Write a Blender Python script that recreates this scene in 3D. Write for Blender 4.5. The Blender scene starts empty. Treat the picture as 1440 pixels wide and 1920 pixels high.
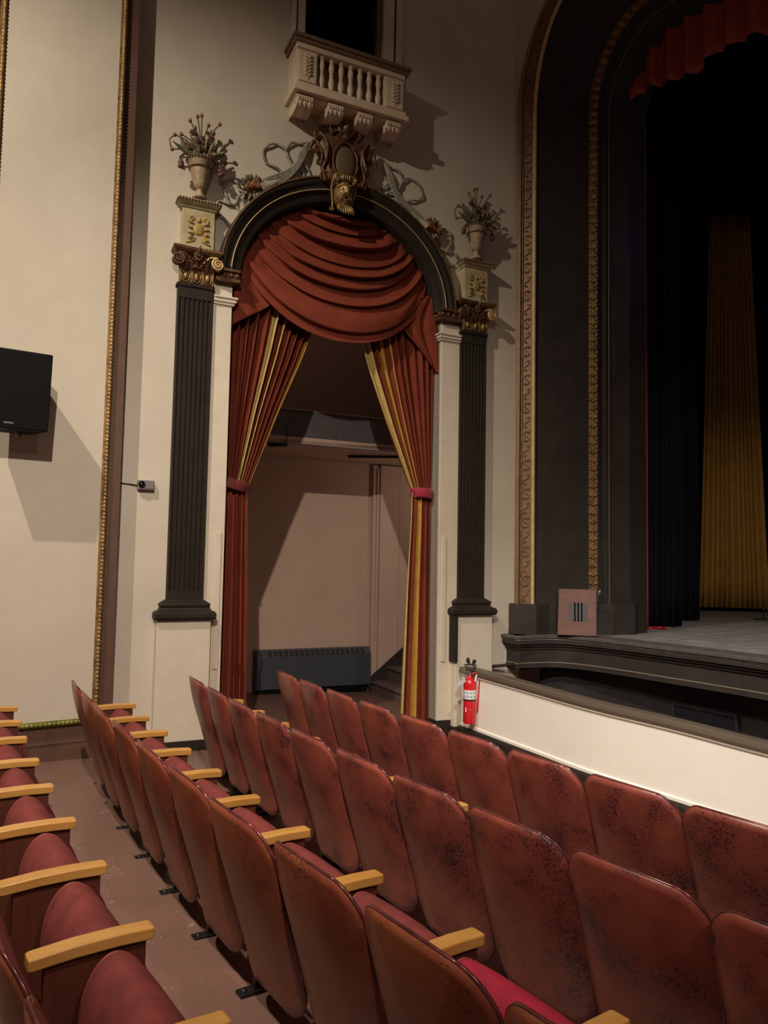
import bpy, bmesh, math, random
from mathutils import Vector, Matrix
random.seed(7)
R = math.radians
PI = math.pi
S = bpy.context.scene
COL = S.collection

# ------------------------------------------------------------------ camera
EYE = 1.80
pitch, roll = R(3.75), R(1.05)
cam_d = bpy.data.cameras.new('camera'); cam = bpy.data.objects.new('camera', cam_d); COL.objects.link(cam)
fw = Vector((0, math.cos(pitch), math.sin(pitch)))
r0 = Vector((1, 0, 0)); u0 = r0.cross(fw)
rt = math.cos(roll)*r0 + math.sin(roll)*u0
up = -math.sin(roll)*r0 + math.cos(roll)*u0
cam.matrix_world = Matrix(((rt.x, up.x, -fw.x, 0), (rt.y, up.y, -fw.y, 0), (rt.z, up.z, -fw.z, EYE), (0, 0, 0, 1)))
cam_d.sensor_fit = 'VERTICAL'; cam_d.sensor_height = 24.0; cam_d.sensor_width = 18.0
cam_d.lens = 24.0*1400/1920
cam_d.clip_start = .02; cam_d.clip_end = 100
S.camera = cam

# ------------------------------------------------------------------ frames
class Fr:
    """a vertical frame: x along the wall, d out of the wall, h up"""
    def __init__(s, ox, oy, deg, oz=0.0):
        s.M = Matrix.Translation((ox, oy, oz)) @ Matrix.Rotation(R(deg), 4, 'Z')
    def w(s, x, d, h): return s.M @ Vector((x, -d, h))
WORLD = Fr(0, 0, 0)
ARCH = Fr(-1.8973, 7.1963, 25)
LEFT = Fr(-2.43, 6.75, 33)
PB = Vector((.6157, -.7880, 0)); PM = Vector((.788, .616, 0))      # along / behind the proscenium

# ------------------------------------------------------------------ world, lights, exposure
S.view_settings.view_transform = 'Standard'; S.view_settings.look = 'None'
S.view_settings.exposure = 0.0; S.view_settings.gamma = 1.0
S.view_settings.use_curve_mapping = False
wd = bpy.data.worlds.new('hall_ambience'); S.world = wd; wd.use_nodes = True
bg = wd.node_tree.nodes['Background']; bg.inputs[0].default_value = (1.0, .62, .42, 1); bg.inputs[1].default_value = .072

def lamp(name, kind, loc, target, energy, col, size=.1, spot=60, blend=.5, sizey=None):
    d = bpy.data.lights.new(name, kind); d.energy = energy; d.color = col
    if kind == 'SPOT': d.spot_size = R(spot); d.spot_blend = blend; d.shadow_soft_size = size
    elif kind == 'POINT': d.shadow_soft_size = size
    elif kind == 'AREA':
        d.size = size
        if sizey: d.shape = 'RECTANGLE'; d.size_y = sizey
    o = bpy.data.objects.new(name, d); COL.objects.link(o); o.location = loc
    o.rotation_euler = (Vector(target)-Vector(loc)).to_track_quat('-Z', 'Y').to_euler()
    return o
lamp('house_spot_side', 'SPOT', ARCH.w(-4.0, 3.6, 8.4), ARCH.w(1.6, .8, -.1), 1800, (1, .84, .66), .05, 98, 1)
lamp('house_spot_rear', 'SPOT', ARCH.w(-2.1, 8.0, 6.4), ARCH.w(.6, 0, .3), 2050, (1, .83, .68), .06, 66, 1)
lamp('house_spot_right', 'SPOT', (1.6, 1.2, 6.8), (3.6, 5.6, .0), 2300, (1, .93, .83), .07, 64, 1)
lamp('house_spot_seats', 'SPOT', (2.6, -1.5, 6.2), (.8, 3.2, .4), 520, (1, .76, .64), .10, 74, 1)
lamp('stage_fill_spot', 'SPOT', (2.4, 3.0, 6.0), (6.5, 13, 1.2), 620, (1, .80, .58), .1, 38, 1)  # added fill to brighten the gold curtain at the back of the stage
lamp('niche_fill', 'POINT', ARCH.w(1.9, -1.0, 5.9), (0, 0, 0), 20, (1, .68, .5), .15)  # added fill without a fixture, lifts the dark upper niche
lamp('lobby_fill', 'POINT', ARCH.w(4.3, -1.6, 2.7), (0, 0, 0), 12, (1, .75, .6), .15)  # added fill without a fixture, lifts the lower niche
lamp('stage_blue_fill', 'POINT', (4.6, 8.6, 6.2), (0, 0, 0), 6, (.25, .3, 1.0), .3)  # added weak blue fill, tints the inner jambs navy

# ------------------------------------------------------------------ materials
MATS = {}
def mat(name, col, rough=.6, metal=0., col2=None, scale=8., bump=0., bscale=40., spots=None, sthr=.62, sscale=60, coat=0., randomize=False, stretch=None, sheen=0., spec=.5, ramp=(.35, .7)):
    if name in MATS: return MATS[name]
    m = bpy.data.materials.new(name); m.use_nodes = True; MATS[name] = m
    nt = m.node_tree; N = nt.nodes; L = nt.links; b = N['Principled BSDF']
    b.inputs['Base Color'].default_value = (*col, 1); b.inputs['Roughness'].default_value = rough
    b.inputs['Metallic'].default_value = metal; b.inputs['Coat Weight'].default_value = coat
    b.inputs['Specular IOR Level'].default_value = spec
    b.inputs['Coat Roughness'].default_value = .25
    b.inputs['Sheen Weight'].default_value = sheen
    tc = N.new('ShaderNodeTexCoord'); vec = tc.outputs['Object']
    if randomize:
        oi = N.new('ShaderNodeObjectInfo'); ml = N.new('ShaderNodeMath'); ml.operation = 'MULTIPLY'; ml.inputs[1].default_value = 37.
        L.new(oi.outputs['Random'], ml.inputs[0])
        ad = N.new('ShaderNodeVectorMath'); ad.operation = 'ADD'; L.new(vec, ad.inputs[0]); L.new(ml.outputs[0], ad.inputs[1]); vec = ad.outputs[0]
    if stretch:
        mp = N.new('ShaderNodeMapping'); mp.inputs['Scale'].default_value = stretch; L.new(vec, mp.inputs[0]); vec = mp.outputs[0]
    cur = None
    if col2:
        n = N.new('ShaderNodeTexNoise'); n.inputs['Scale'].default_value = scale; n.inputs['Detail'].default_value = 6; n.inputs['Roughness'].default_value = .6
        L.new(vec, n.inputs['Vector'])
        r = N.new('ShaderNodeValToRGB'); r.color_ramp.elements[0].position = ramp[0]; r.color_ramp.elements[1].position = ramp[1]
        r.color_ramp.elements[0].color = (*col, 1); r.color_ramp.elements[1].color = (*col2, 1)
        L.new(n.outputs['Fac'], r.inputs[0]); cur = r.outputs[0]
    if spots:
        n2 = N.new('ShaderNodeTexNoise'); n2.inputs['Scale'].default_value = sscale; n2.inputs['Detail'].default_value = 5; n2.inputs['Roughness'].default_value = .7
        n3 = N.new('ShaderNodeTexNoise'); n3.inputs['Scale'].default_value = 5.5; n3.inputs['Detail'].default_value = 2
        L.new(vec, n2.inputs['Vector']); L.new(vec, n3.inputs['Vector'])
        a = N.new('ShaderNodeMath'); a.operation = 'MULTIPLY_ADD'; a.inputs[1].default_value = .42
        L.new(n3.outputs['Fac'], a.inputs[0]); 
        h = N.new('ShaderNodeMath'); h.operation = 'MULTIPLY'; h.inputs[1].default_value = .90; L.new(n2.outputs['Fac'], h.inputs[0])
        L.new(h.outputs[0], a.inputs[2])
        r2 = N.new('ShaderNodeValToRGB'); r2.color_ramp.elements[0].position = sthr; r2.color_ramp.elements[1].position = sthr+.05
        L.new(a.outputs[0], r2.inputs[0])
        mx = N.new('ShaderNodeMix'); mx.data_type = 'RGBA'
        L.new(r2.outputs[0], mx.inputs['Factor'])
        if cur: L.new(cur, mx.inputs['A'])
        else: mx.inputs['A'].default_value = (*col, 1)
        mx.inputs['B'].default_value = (*spots, 1); cur = mx.outputs['Result']
    if cur: L.new(cur, b.inputs['Base Color'])
    if bump:
        n4 = N.new('ShaderNodeTexNoise'); n4.inputs['Scale'].default_value = bscale; n4.inputs['Detail'].default_value = 5; L.new(vec, n4.inputs['Vector'])
        bp = N.new('ShaderNodeBump'); bp.inputs['Strength'].default_value = bump; bp.inputs['Distance'].default_value = .02
        L.new(n4.outputs['Fac'], bp.inputs['Height']); L.new(bp.outputs[0], b.inputs['Normal'])
    return m
CREAM = mat('cream_plaster', (.565, .52, .435), .62, col2=(.51, .465, .385), scale=1.6, bump=.12, bscale=7)
CREAM2 = mat('cream_trim_paint', (.64, .59, .49), .5, col2=(.58, .53, .43), scale=5, bump=.05, bscale=20)
IVORY = mat('ivory_balcony_plaster', (.66, .55, .42), .6, col2=(.56, .44, .31), scale=6, bump=.1)
RAILW = mat('white_rail_paint', (.80, .785, .72), .5, col2=(.76, .74, .665), scale=3)
PED = mat('aged_pedestal_paint', (.46, .40, .24), .6, col2=(.30, .25, .14), scale=7, bump=.1)
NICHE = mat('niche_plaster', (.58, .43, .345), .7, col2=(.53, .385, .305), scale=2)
BROWN = mat('brown_wall_paint', (.115, .06, .038), .6, col2=(.09, .046, .03), scale=4)
DARK = mat('dark_bronze_paint', (.030, .024, .019), .55, col2=(.023, .018, .014), scale=6, spec=.12)
DARK2 = mat('dark_stage_paint', (.046, .038, .034), .6, col2=(.033, .027, .025), scale=4, bump=.05, spec=.15)
BLACK = mat('flat_black', (.006, .006, .008), .9, spec=.1)
BLACKM = mat('black_cast_iron', (.012, .011, .011), .45, spec=.4)
SPK = mat('speaker_black', (.004, .004, .005), .6, spec=.15)
GOLD = mat('old_gold', (.33, .215, .085), .45, .45, col2=(.11, .055, .022), scale=18, bump=.2, ramp=(.42, .72))
GOLDD = mat('tarnished_gold', (.17, .085, .035), .5, .4, col2=(.05, .025, .014), scale=22, bump=.3)
GOLDB = mat('pale_gold_bead', (.66, .48, .24), .45, .15, col2=(.50, .34, .15), scale=12)
GREENG = mat('verdigris_gold', (.24, .22, .045), .5, .3, col2=(.10, .13, .02), scale=9, bump=.3)
PGOLD = mat('brown_gold_band', (.23, .14, .075), .5, .25, col2=(.15, .085, .05), scale=9, spots=(.30, .26, .03), sthr=.86, sscale=20)
RUST = mat('rust_velvet', (.19, .038, .019), .8, col2=(.14, .027, .014), scale=5, bump=.08, bscale=80, spec=.2)
RUSTD = mat('deep_rust_velvet', (.14, .022, .015), .8, col2=(.11, .018, .013), scale=5)
CGOLD = mat('gold_silk', (.50, .28, .045), .55, col2=(.38, .19, .03), scale=10, bump=.1, bscale=60)
CGOLD2 = mat('pale_gold_silk', (.55, .42, .16), .55, col2=(.42, .30, .09), scale=10, bump=.1, bscale=60)
MAGENTA = mat('magenta_tie', (.33, .015, .05), .7, sheen=.2)
VALR = mat('red_stage_velvet', (.36, .062, .040), .8, col2=(.26, .044, .03), scale=6)
STAGEY = mat('stage_gold_cloth', (.50, .29, .065), .7, col2=(.40, .22, .05), scale=4)
FLOOR = mat('worn_painted_floor', (.20, .115, .09), .42, col2=(.155, .092, .075), scale=2.2, bump=.06, bscale=14, spots=(.27, .23, .2), sthr=.80, sscale=30, ramp=(.3, .75))
STAGEF = mat('scuffed_stage_floor', (.20, .195, .19), .5, col2=(.50, .49, .48), scale=3, stretch=(1, 5, 1), bump=.05, ramp=(.45, .8))
SHELL = mat('worn_red_veneer', (.285, .072, .046), .36, col2=(.17, .040, .038), scale=5.5, spots=(.022, .012, .016), sthr=.732, sscale=105, coat=.25, randomize=True, bump=.05, bscale=30, ramp=(.38, .68))
SHELL2 = mat('orange_worn_veneer', (.28, .085, .036), .38, col2=(.19, .042, .026), scale=4.2, spots=(.02, .010, .012), sthr=.757, sscale=105, coat=.2, randomize=True, bump=.05, bscale=30, ramp=(.38, .68))
TRIM = mat('worn_seat_edge', (.20, .055, .05), .22, .35, col2=(.05, .02, .025), scale=14, randomize=True)
FAB = mat('rose_upholstery', (.215, .045, .042), .8, col2=(.14, .030, .030), scale=12, bump=.35, bscale=220, randomize=True, spec=.25)
FABB = mat('crimson_upholstery', (.42, .010, .045), .75, col2=(.30, .008, .03), scale=18, bump=.5, bscale=160)
PIPE = mat('seat_piping', (.22, .04, .035), .6)
MAPLE = mat('maple_armrest', (.56, .31, .085), .34, col2=(.44, .22, .05), scale=5, stretch=(3, .5, 3), coat=.3, randomize=True)
PANELW = mat('mahogany_side_panel', (.105, .030, .018), .45, col2=(.07, .019, .012), scale=5, stretch=(4, 4, .7), randomize=True)
RIBBON = mat('grey_green_ribbon', (.20, .205, .175), .6, col2=(.34, .31, .23), scale=34, bump=.1, ramp=(.42, .6))
LEAF = mat('muted_green_leaf', (.075, .085, .05), .6, col2=(.20, .19, .09), scale=20)
ROSE = mat('dusky_red_flower', (.13, .05, .032), .6, col2=(.07, .026, .018), scale=30)
OCHRE = mat('ochre_bud', (.26, .13, .06), .55, col2=(.15, .07, .035), scale=25)
STEM = mat('brown_stem', (.13, .085, .045), .6)
RADI = mat('slate_blue_enamel', (.055, .065, .085), .5)
STEEL = mat('grey_steel_panel', (.13, .125, .13), .5, .3, col2=(.09, .085, .09), scale=6, stretch=(8, 8, 1))
REDM = mat('extinguisher_red', (.62, .010, .022), .28, coat=.3)
WHITEL = mat('white_label', (.75, .74, .70), .5)
BLUEL = mat('pale_blue_print', (.30, .40, .50), .5)
GREYP = mat('grey_plastic', (.20, .19, .19), .35, .3)
CHROME = mat('dull_chrome', (.5, .5, .5), .25, .9)
MONW = mat('brown_plywood', (.145, .055, .036), .55, col2=(.095, .037, .027), scale=5, stretch=(1, 1, 3), spots=(.03, .03, .035), sthr=.82, sscale=8)
STEPM = mat('stair_paint', (.16, .125, .115), .5, col2=(.12, .095, .09), scale=5)
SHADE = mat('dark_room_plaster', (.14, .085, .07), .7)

# ------------------------------------------------------------------ mesh builder
MW = {}
class MB:
    def __init__(s): s.v = []; s.f = []; s.mi = []; s.cur = 0; s.sm = []
    def add(s, vs, fs, smooth=False):
        n = len(s.v); s.v += [tuple(v) for v in vs]
        for f in fs: s.f.append(tuple(i+n for i in f)); s.mi.append(s.cur); s.sm.append(smooth)
        return s
    def box(s, x0, x1, d0, d1, h0, h1):          # x, d (outwards), h
        vs = [(x, -d, h) for h in (h0, h1) for d in (d0, d1) for x in (x0, x1)]
        return s.add(vs, [(0, 1, 3, 2), (4, 6, 7, 5), (0, 4, 5, 1), (2, 3, 7, 6), (0, 2, 6, 4), (1, 5, 7, 3)])
    def prism(s, pts, d0, d1):                    # polygon in (x,h), extruded in d
        n = len(pts); vs = [(p[0], -d0, p[1]) for p in pts]+[(p[0], -d1, p[1]) for p in pts]
        fs = [tuple(range(n)), tuple(range(2*n-1, n-1, -1))]+[(i, n+i, n+(i+1) % n, (i+1) % n) for i in range(n)]
        return s.add(vs, fs)
    def slab(s, pts, h0, h1):                     # polygon in world (x,y)
        n = len(pts); vs = [(p[0], p[1], h0) for p in pts]+[(p[0], p[1], h1) for p in pts]
        return s.add(vs, [tuple(range(n-1, -1, -1)), tuple(range(n, 2*n))]+[(i, (i+1) % n, n+(i+1) % n, n+i) for i in range(n)])
    def grid(s, P, smooth=True, close=False, flip=False):
        r, c = len(P), len(P[0]); vs = [p for row in P for p in row]; fs = []
        for i in range(r-1):
            for j in range(c-(0 if close else 1)):
                k = (j+1) % c; q = (i*c+j, i*c+k, (i+1)*c+k, (i+1)*c+j)
                fs.append(q[::-1] if flip else q)
        return s.add(vs, fs, smooth)
    def tube(s, path, rad, seg=8, cap=True, flat=None, smooth=True):
        path = [Vector(p) for p in path]; n = len(path); rows = []
        nrm = None
        for i, p in enumerate(path):
            t = (path[min(i+1, n-1)]-path[max(i-1, 0)])
            if t.length < 1e-9: t = Vector((0, 0, 1))
            t.normalize()
            if flat is not None: a = t.cross(Vector(flat)); a.normalize(); b = Vector(flat)
            else:
                if nrm is None: nrm = t.orthogonal()
                a = nrm-t*nrm.dot(t)
                if a.length < 1e-6: a = t.orthogonal()
                a.normalize(); nrm = a; b = t.cross(a)
            r = rad[i] if isinstance(rad, (list, tuple)) else rad
            ra, rb = r if isinstance(r, tuple) else (r, r)
            rows.append([p+a*ra*math.cos(2*PI*k/seg)+b*rb*math.sin(2*PI*k/seg) for k in range(seg)])
        s.grid(rows, smooth, True)
        if cap:
            s.add(rows[0], [tuple(range(seg-1, -1, -1))]); s.add(rows[-1], [tuple(range(seg))])
        return s
    def lathe(s, prof, c=(0, 0, 0), seg=20, ang=2*PI, a0=0, M=None, smooth=True):
        full = abs(ang-2*PI) < 1e-6; k = seg if full else seg+1
        P = []
        for r, h in prof:
            row = []
            for j in range(k):
                a = a0+ang*j/seg; v = Vector((r*math.cos(a), r*math.sin(a), h))
                if M is not None: v = M @ v
                row.append(Vector(c)+v)
            P.append(row)
        return s.grid(P, smooth, full)
    def blob(s, c, r, seg=8, rings=5, M=None, fn=None):
        P = []
        for i in range(rings+1):
            th = PI*i/rings; row = []
            for j in range(seg):
                ph = 2*PI*j/seg; v = Vector((math.sin(th)*math.cos(ph), math.sin(th)*math.sin(ph), math.cos(th)))
                k = fn(v) if fn else 1
                v = Vector((v.x*r[0], v.y*r[1], v.z*r[2]))*k if isinstance(r, (tuple, list)) else v*r*k
                if M is not None: v = M @ v
                row.append(Vector(c)+v)
            P.append(row)
        return s.grid(P, True, True)
    def spiral(s, c, r0, turns, rad, a0=0, sgn=1, seg=6, shrink=.12, dd=0.0):   # in the x-h plane
        n = int(turns*14); pts = []; rr = []
        for i in range(n+1):
            t = i/n; a = a0+sgn*2*PI*turns*t; r = r0*((1-t)+shrink*t)
            pts.append((c[0]+r*math.cos(a), c[1]-dd*t, c[2]+r*math.sin(a))); rr.append(rad*(1-.55*t))
        return s.tube(pts, rr, seg)
    def leaf(s, base, tip, wid, nrm=(0, -1, 0), bulge=.02, curl=0., nseg=6, lobes=3):
        base = Vector(base); tip = Vector(tip); nrm = Vector(nrm).normalized(); ax = tip-base; side = ax.cross(nrm).normalized()
        P = []
        for i in range(nseg+1):
            t = i/nseg; w = wid*math.sin(PI*min(1, .12+t*.88))**.7*(1-.18*abs(math.sin(lobes*PI*t)))
            if i == nseg: w = wid*.05
            c = base+ax*t+nrm*(bulge*math.sin(PI*t)+curl*t**3)
            P.append([c-side*w-nrm*bulge*.5, c-side*w*.5+nrm*bulge*.15, c+nrm*bulge*.5, c+side*w*.5+nrm*bulge*.15, c+side*w-nrm*bulge*.5])
        s.grid(P, True)
        Q = [[p-nrm*.004 for p in row] for row in P]; s.grid(Q, True, flip=True)
        return s
    def build(s, name, m, parent=None, fr=WORLD, bevel=0, solid=0, sub=0):
        me = bpy.data.meshes.new(name)
        o = bpy.data.objects.new(name, me); COL.objects.link(o)
        M = fr.M
        if parent is not None: o.parent = parent; M = MW[parent.name].inverted() @ fr.M; vs = [M @ Vector(v) for v in s.v]; MW[o.name] = MW[parent.name]
        else: vs = s.v; o.matrix_world = fr.M; MW[o.name] = fr.M.copy()
        me.from_pydata([tuple(v) for v in vs], [], s.f)
        for q in (m if isinstance(m, (list, tuple)) else [m]): me.materials.append(q)
        me.polygons.foreach_set('material_index', s.mi); me.polygons.foreach_set('use_smooth', s.sm)
        me.update()
        bm = bmesh.new(); bm.from_mesh(me)
        bmesh.ops.remove_doubles(bm, verts=bm.verts, dist=1e-5)
        bmesh.ops.recalc_face_normals(bm, faces=bm.faces); bm.to_mesh(me); bm.free()
        if solid:
            q = o.modifiers.new('s', 'SOLIDIFY'); q.thickness = solid; q.offset = 0
        if bevel:
            q = o.modifiers.new('b', 'BEVEL'); q.width = bevel; q.segments = 2; q.limit_method = 'ANGLE'; q.angle_limit = R(40)
        if sub:
            q = o.modifiers.new('u', 'SUBSURF'); q.levels = sub; q.render_levels = sub
        return o
def tag(o, label=None, cat=None, group=None, kind=None):
    if label: o['label'] = label
    if cat: o['category'] = cat
    if group: o['group'] = group
    if kind: o['kind'] = kind
    return o
def thing(name, label, cat, fr=WORLD, at=(0, 0, 0), group=None, rz=0):
    o = bpy.data.objects.new(name, None); COL.objects.link(o); o.empty_display_size = .1
    M = fr.M @ Matrix.Translation((at[0], -at[1], at[2])) @ Matrix.Rotation(rz, 4, 'Z'); o.matrix_world = M; MW[o.name] = M
    return tag(o, label, cat, group)
def struct(name, mb, m, fr=WORLD, **k): return tag(mb.build(name, m, None, fr, **k), kind='structure')
def lerp(a, b, t): return a+(b-a)*t
def smooth(pts, n=6):                              # Catmull-Rom
    pts = [Vector(p) for p in pts]; out = []
    P = [pts[0]*2-pts[1]]+pts+[pts[-1]*2-pts[-2]]
    for i in range(1, len(P)-2):
        for k in range(n):
            t = k/n; a, b, c, d = P[i-1], P[i], P[i+1], P[i+2]
            out.append(.5*((2*b)+(c-a)*t+(2*a-5*b+4*c-d)*t*t+(3*b-a-3*c+d)*t**3))
    out.append(pts[-1]); return out

# ------------------------------------------------------------------ floor
def sstep(t): t = max(0., min(1., t)); return t*t*(3-2*t)
def fl(x, y):
    n = .83*x+.56*y
    return -.038*(n-2.43)-.17*sstep((n-2.9)/1.6)*sstep((x-.2)/2.2)
mb = MB(); P = []
for i in range(71):
    y = -3+i*.22
    P.append([(x, y, fl(x, y)) for x in [-6+j*.22 for j in range(60)]])
mb.grid(P, True)
struct('floor', mb, FLOOR)

# ------------------------------------------------------------------ side wall left of the arch (rope framed panel)
mb = MB(); mb.box(-6, .03, -.3, 0, -.6, 11)
struct('wall_left', mb, BROWN, LEFT)
pn = thing('wall_panel', 'tall cream plaster panel framed in gold rope moulding left of the arch', 'wall panel', LEFT, (-.6, 0, .36))
mb = MB(); mb.box(-1.07, -.13, 0, .02, .37, 10); mb.build('panel_field', CREAM, pn, LEFT)
def rope(mb, pts, r=.02, pitch=.035):
    L = sum((Vector(pts[i+1])-Vector(pts[i])).length for i in range(len(pts)-1)); path = []; rr = []
    for i in range(len(pts)-1):
        a, b = Vector(pts[i]), Vector(pts[i+1]); n = max(2, int((b-a).length/pitch*4))
        for k in range(n): path.append(a.lerp(b, k/n)); rr.append(r*(1+.22*math.sin(k*PI/2+.4)))
    path.append(Vector(pts[-1])); rr.append(r); mb.tube(path, rr, 7)
mb = MB(); rope(mb, [(-.105, -.03, .38), (-.105, -.03, 10)], .019)
mb.box(-.14, -.085, 0, .022, .34, 10); mb.build('rope_moulding', GOLD, pn, LEFT)
mb = MB(); rope(mb, [(-1.10, -.03, .38), (-1.10, -.03, 10)], .017); rope(mb, [(-1.15, -.02, .38), (-1.15, -.02, 10)], .012)
mb.box(-1.17, -1.07, 0, .02, .34, 10); mb.build('rope_moulding', GOLD, pn, LEFT)
mb = MB(); rope(mb, [(-1.15, -.03, .36), (-.10, -.03, .36)], .019); mb.box(-1.15, -.085, 0, .022, .335, .385)
mb.build('bottom_rope_moulding', GREENG, pn, LEFT)
mb = MB(); mb.box(-6, .03, 0, .012, -.3, .19); mb.box(-6, .03, 0, .02, .185, .2); struct('baseboard_left', mb, BROWN, LEFT)

# ------------------------------------------------------------------ arch wall
CX, CH = 1.56, 4.62
def ell(rx, rz, a): return (CX+rx*math.cos(a), CH+rz*math.sin(a))
N = 40
arc = [ell(1.20, 1.04, PI-PI*i/N) for i in range(N+1)]
mb = MB()
pts = [(-.66, -.6), (.36, -.6)]+arc+[(2.76, -.6), (3.84, -.6), (3.84, 7.0), (3.84, 11), (-.66, 11)]
# window opening above the balcony is cut by building the wall in bands
low = [(-.66, -.6), (.36, -.6)]+arc+[(2.76, -.6), (3.84, -.6), (3.84, 7.05), (-.66, 7.05)]
mb.prism(low, -.25, 0)
mb.box(-.66, 1.04, -.25, 0, 7.05, 11); mb.box(1.97, 3.84, -.25, 0, 7.05, 11); mb.box(1.04, 1.97, -.25, 0, 9.4, 11)
struct('wall_arch', mb, CREAM, ARCH)
mb = MB(); mb.box(3.0-.6, 3.84, 0, .015, -.5, .03); struct('baseboard_arch', mb, DARK, ARCH)

# jamb piers
for sgn, x0, x1 in ((0, .175, .36), (1, 2.76, 3.0)):
    th = thing('arch_pier', ('left' if not sgn else 'right')+' cream pier carrying the '+('left' if not sgn else 'right')+' end of the dark arch', 'pier', ARCH, ((x0+x1)/2, .02, 0), 'piers of the arch')
    mb = MB(); mb.box(x0, x1, -.24, .035, -.3, 4.50); mb.build('shaft', CREAM2, th, ARCH, bevel=.006)
    o0 = -.0 if sgn == 0 else -.05; o1 = .05 if sgn == 0 else 0
    mb = MB()
    for h0, h1, e in ((4.31, 4.335, .02), (4.335, 4.37, .035), (4.37, 4.39, .05)): mb.box(x0+o0*e/.05, x1+o1*e/.05, -.24, .035+e, h0, h1)
    mb.build('cap_moulding', CREAM2, th, ARCH, bevel=.004)
    mb = MB(); a, b = (x0, x1+.06) if not sgn else (x0-.06, x1); mb.box(a, b, -.24, .10, 4.535, 4.57); mb.box(a, b, -.24, .115, 4.635, 4.66)
    mb.box(a+.01, b-.01, -.24, .085, 4.56, 4.65)
    k = 4
    for i in range(k): mb.blob((a+(b-a)*(i+.5)/k, -.09, 4.602), (.02, .022, .028), 8, 5)
    for i in range(5): mb.blob(((b-.01) if not sgn else a+.01, .22-.07*i, 4.602), (.02, .02, .028), 8, 5)
    mb.build('egg_moulding', GOLDD, th, ARCH)
    mb = MB(); mb.box(x0-.005, x1+.005, -.2, .048, -.5, .06 if sgn else .1); mb.build('baseboard', DARK, th, ARCH)
for x0, x1, h0, h1, lb in ((.275, .325, .73, 2.05, 'narrow white raceway strip running up the left arch pier'), (2.80, 2.845, .70, 2.07, 'narrow white raceway strip running up the right arch pier')):
    mb = MB(); mb.box(x0, x1, .035, .05, h0, h1); tag(mb.build('raceway_strip', CREAM2, None, ARCH, bevel=.003), lb, 'cable cover')
mb = MB(); mb.box(2.905, 2.955, .02, .15, .70, 1.24); tag(mb.build('dark_bar', DARK, None, ARCH, bevel=.008), 'short dark vertical bar hanging below the right pilaster base', 'bar')

# archivolt
th = thing('arch_moulding', 'dark bronze round arch moulding with gold beading over the red swag', 'arch moulding', ARCH, (CX, 0, CH))
def ring(mb, prof, a0=0., a1=PI, n=72, smoothf=True):   # prof: (t, d)
    P = []
    for i in range(n+1):
        a = a0+(a1-a0)*i/n
        P.append([(CX+(1.12+.235*t)*math.cos(a), -d, CH+(1.00+.26*t)*math.sin(a)) for t, d in prof])
    mb.grid(P, smoothf)
prof = [(0, -.24), (0, .03), (.06, .045), (.30, .045), (.40, .06), (.46, .075), (.50, .075), (.52, .06), (.70, .08), (.84, .115), (.86, .09), (.9, .09), (.97, .10), (1.0, .10), (1.02, .0)]
mb = MB()
for i in range(len(prof)-1): ring(mb, prof[i:i+2])
mb.build('band', DARK, th, ARCH)
mb = MB(); mb.tube([(CX+(1.12+.235*.47)*math.cos(PI*i/90), -.079, CH+(1.00+.26*.47)*math.sin(PI*i/90)) for i in range(91)], .0055, 6); mb.build('gold_line', GOLDB, th, ARCH)
mb = MB(); n = 560
mb.tube([(CX+(1.12+.235*.93)*math.cos(PI*i/n), -.106, CH+(1.00+.26*.93)*math.sin(PI*i/n)) for i in range(n+1)], [.014*(1+.35*math.sin(i*PI/2+.3)) for i in range(n+1)], 6); mb.build('bead_moulding', GOLDD, th, ARCH)

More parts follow.
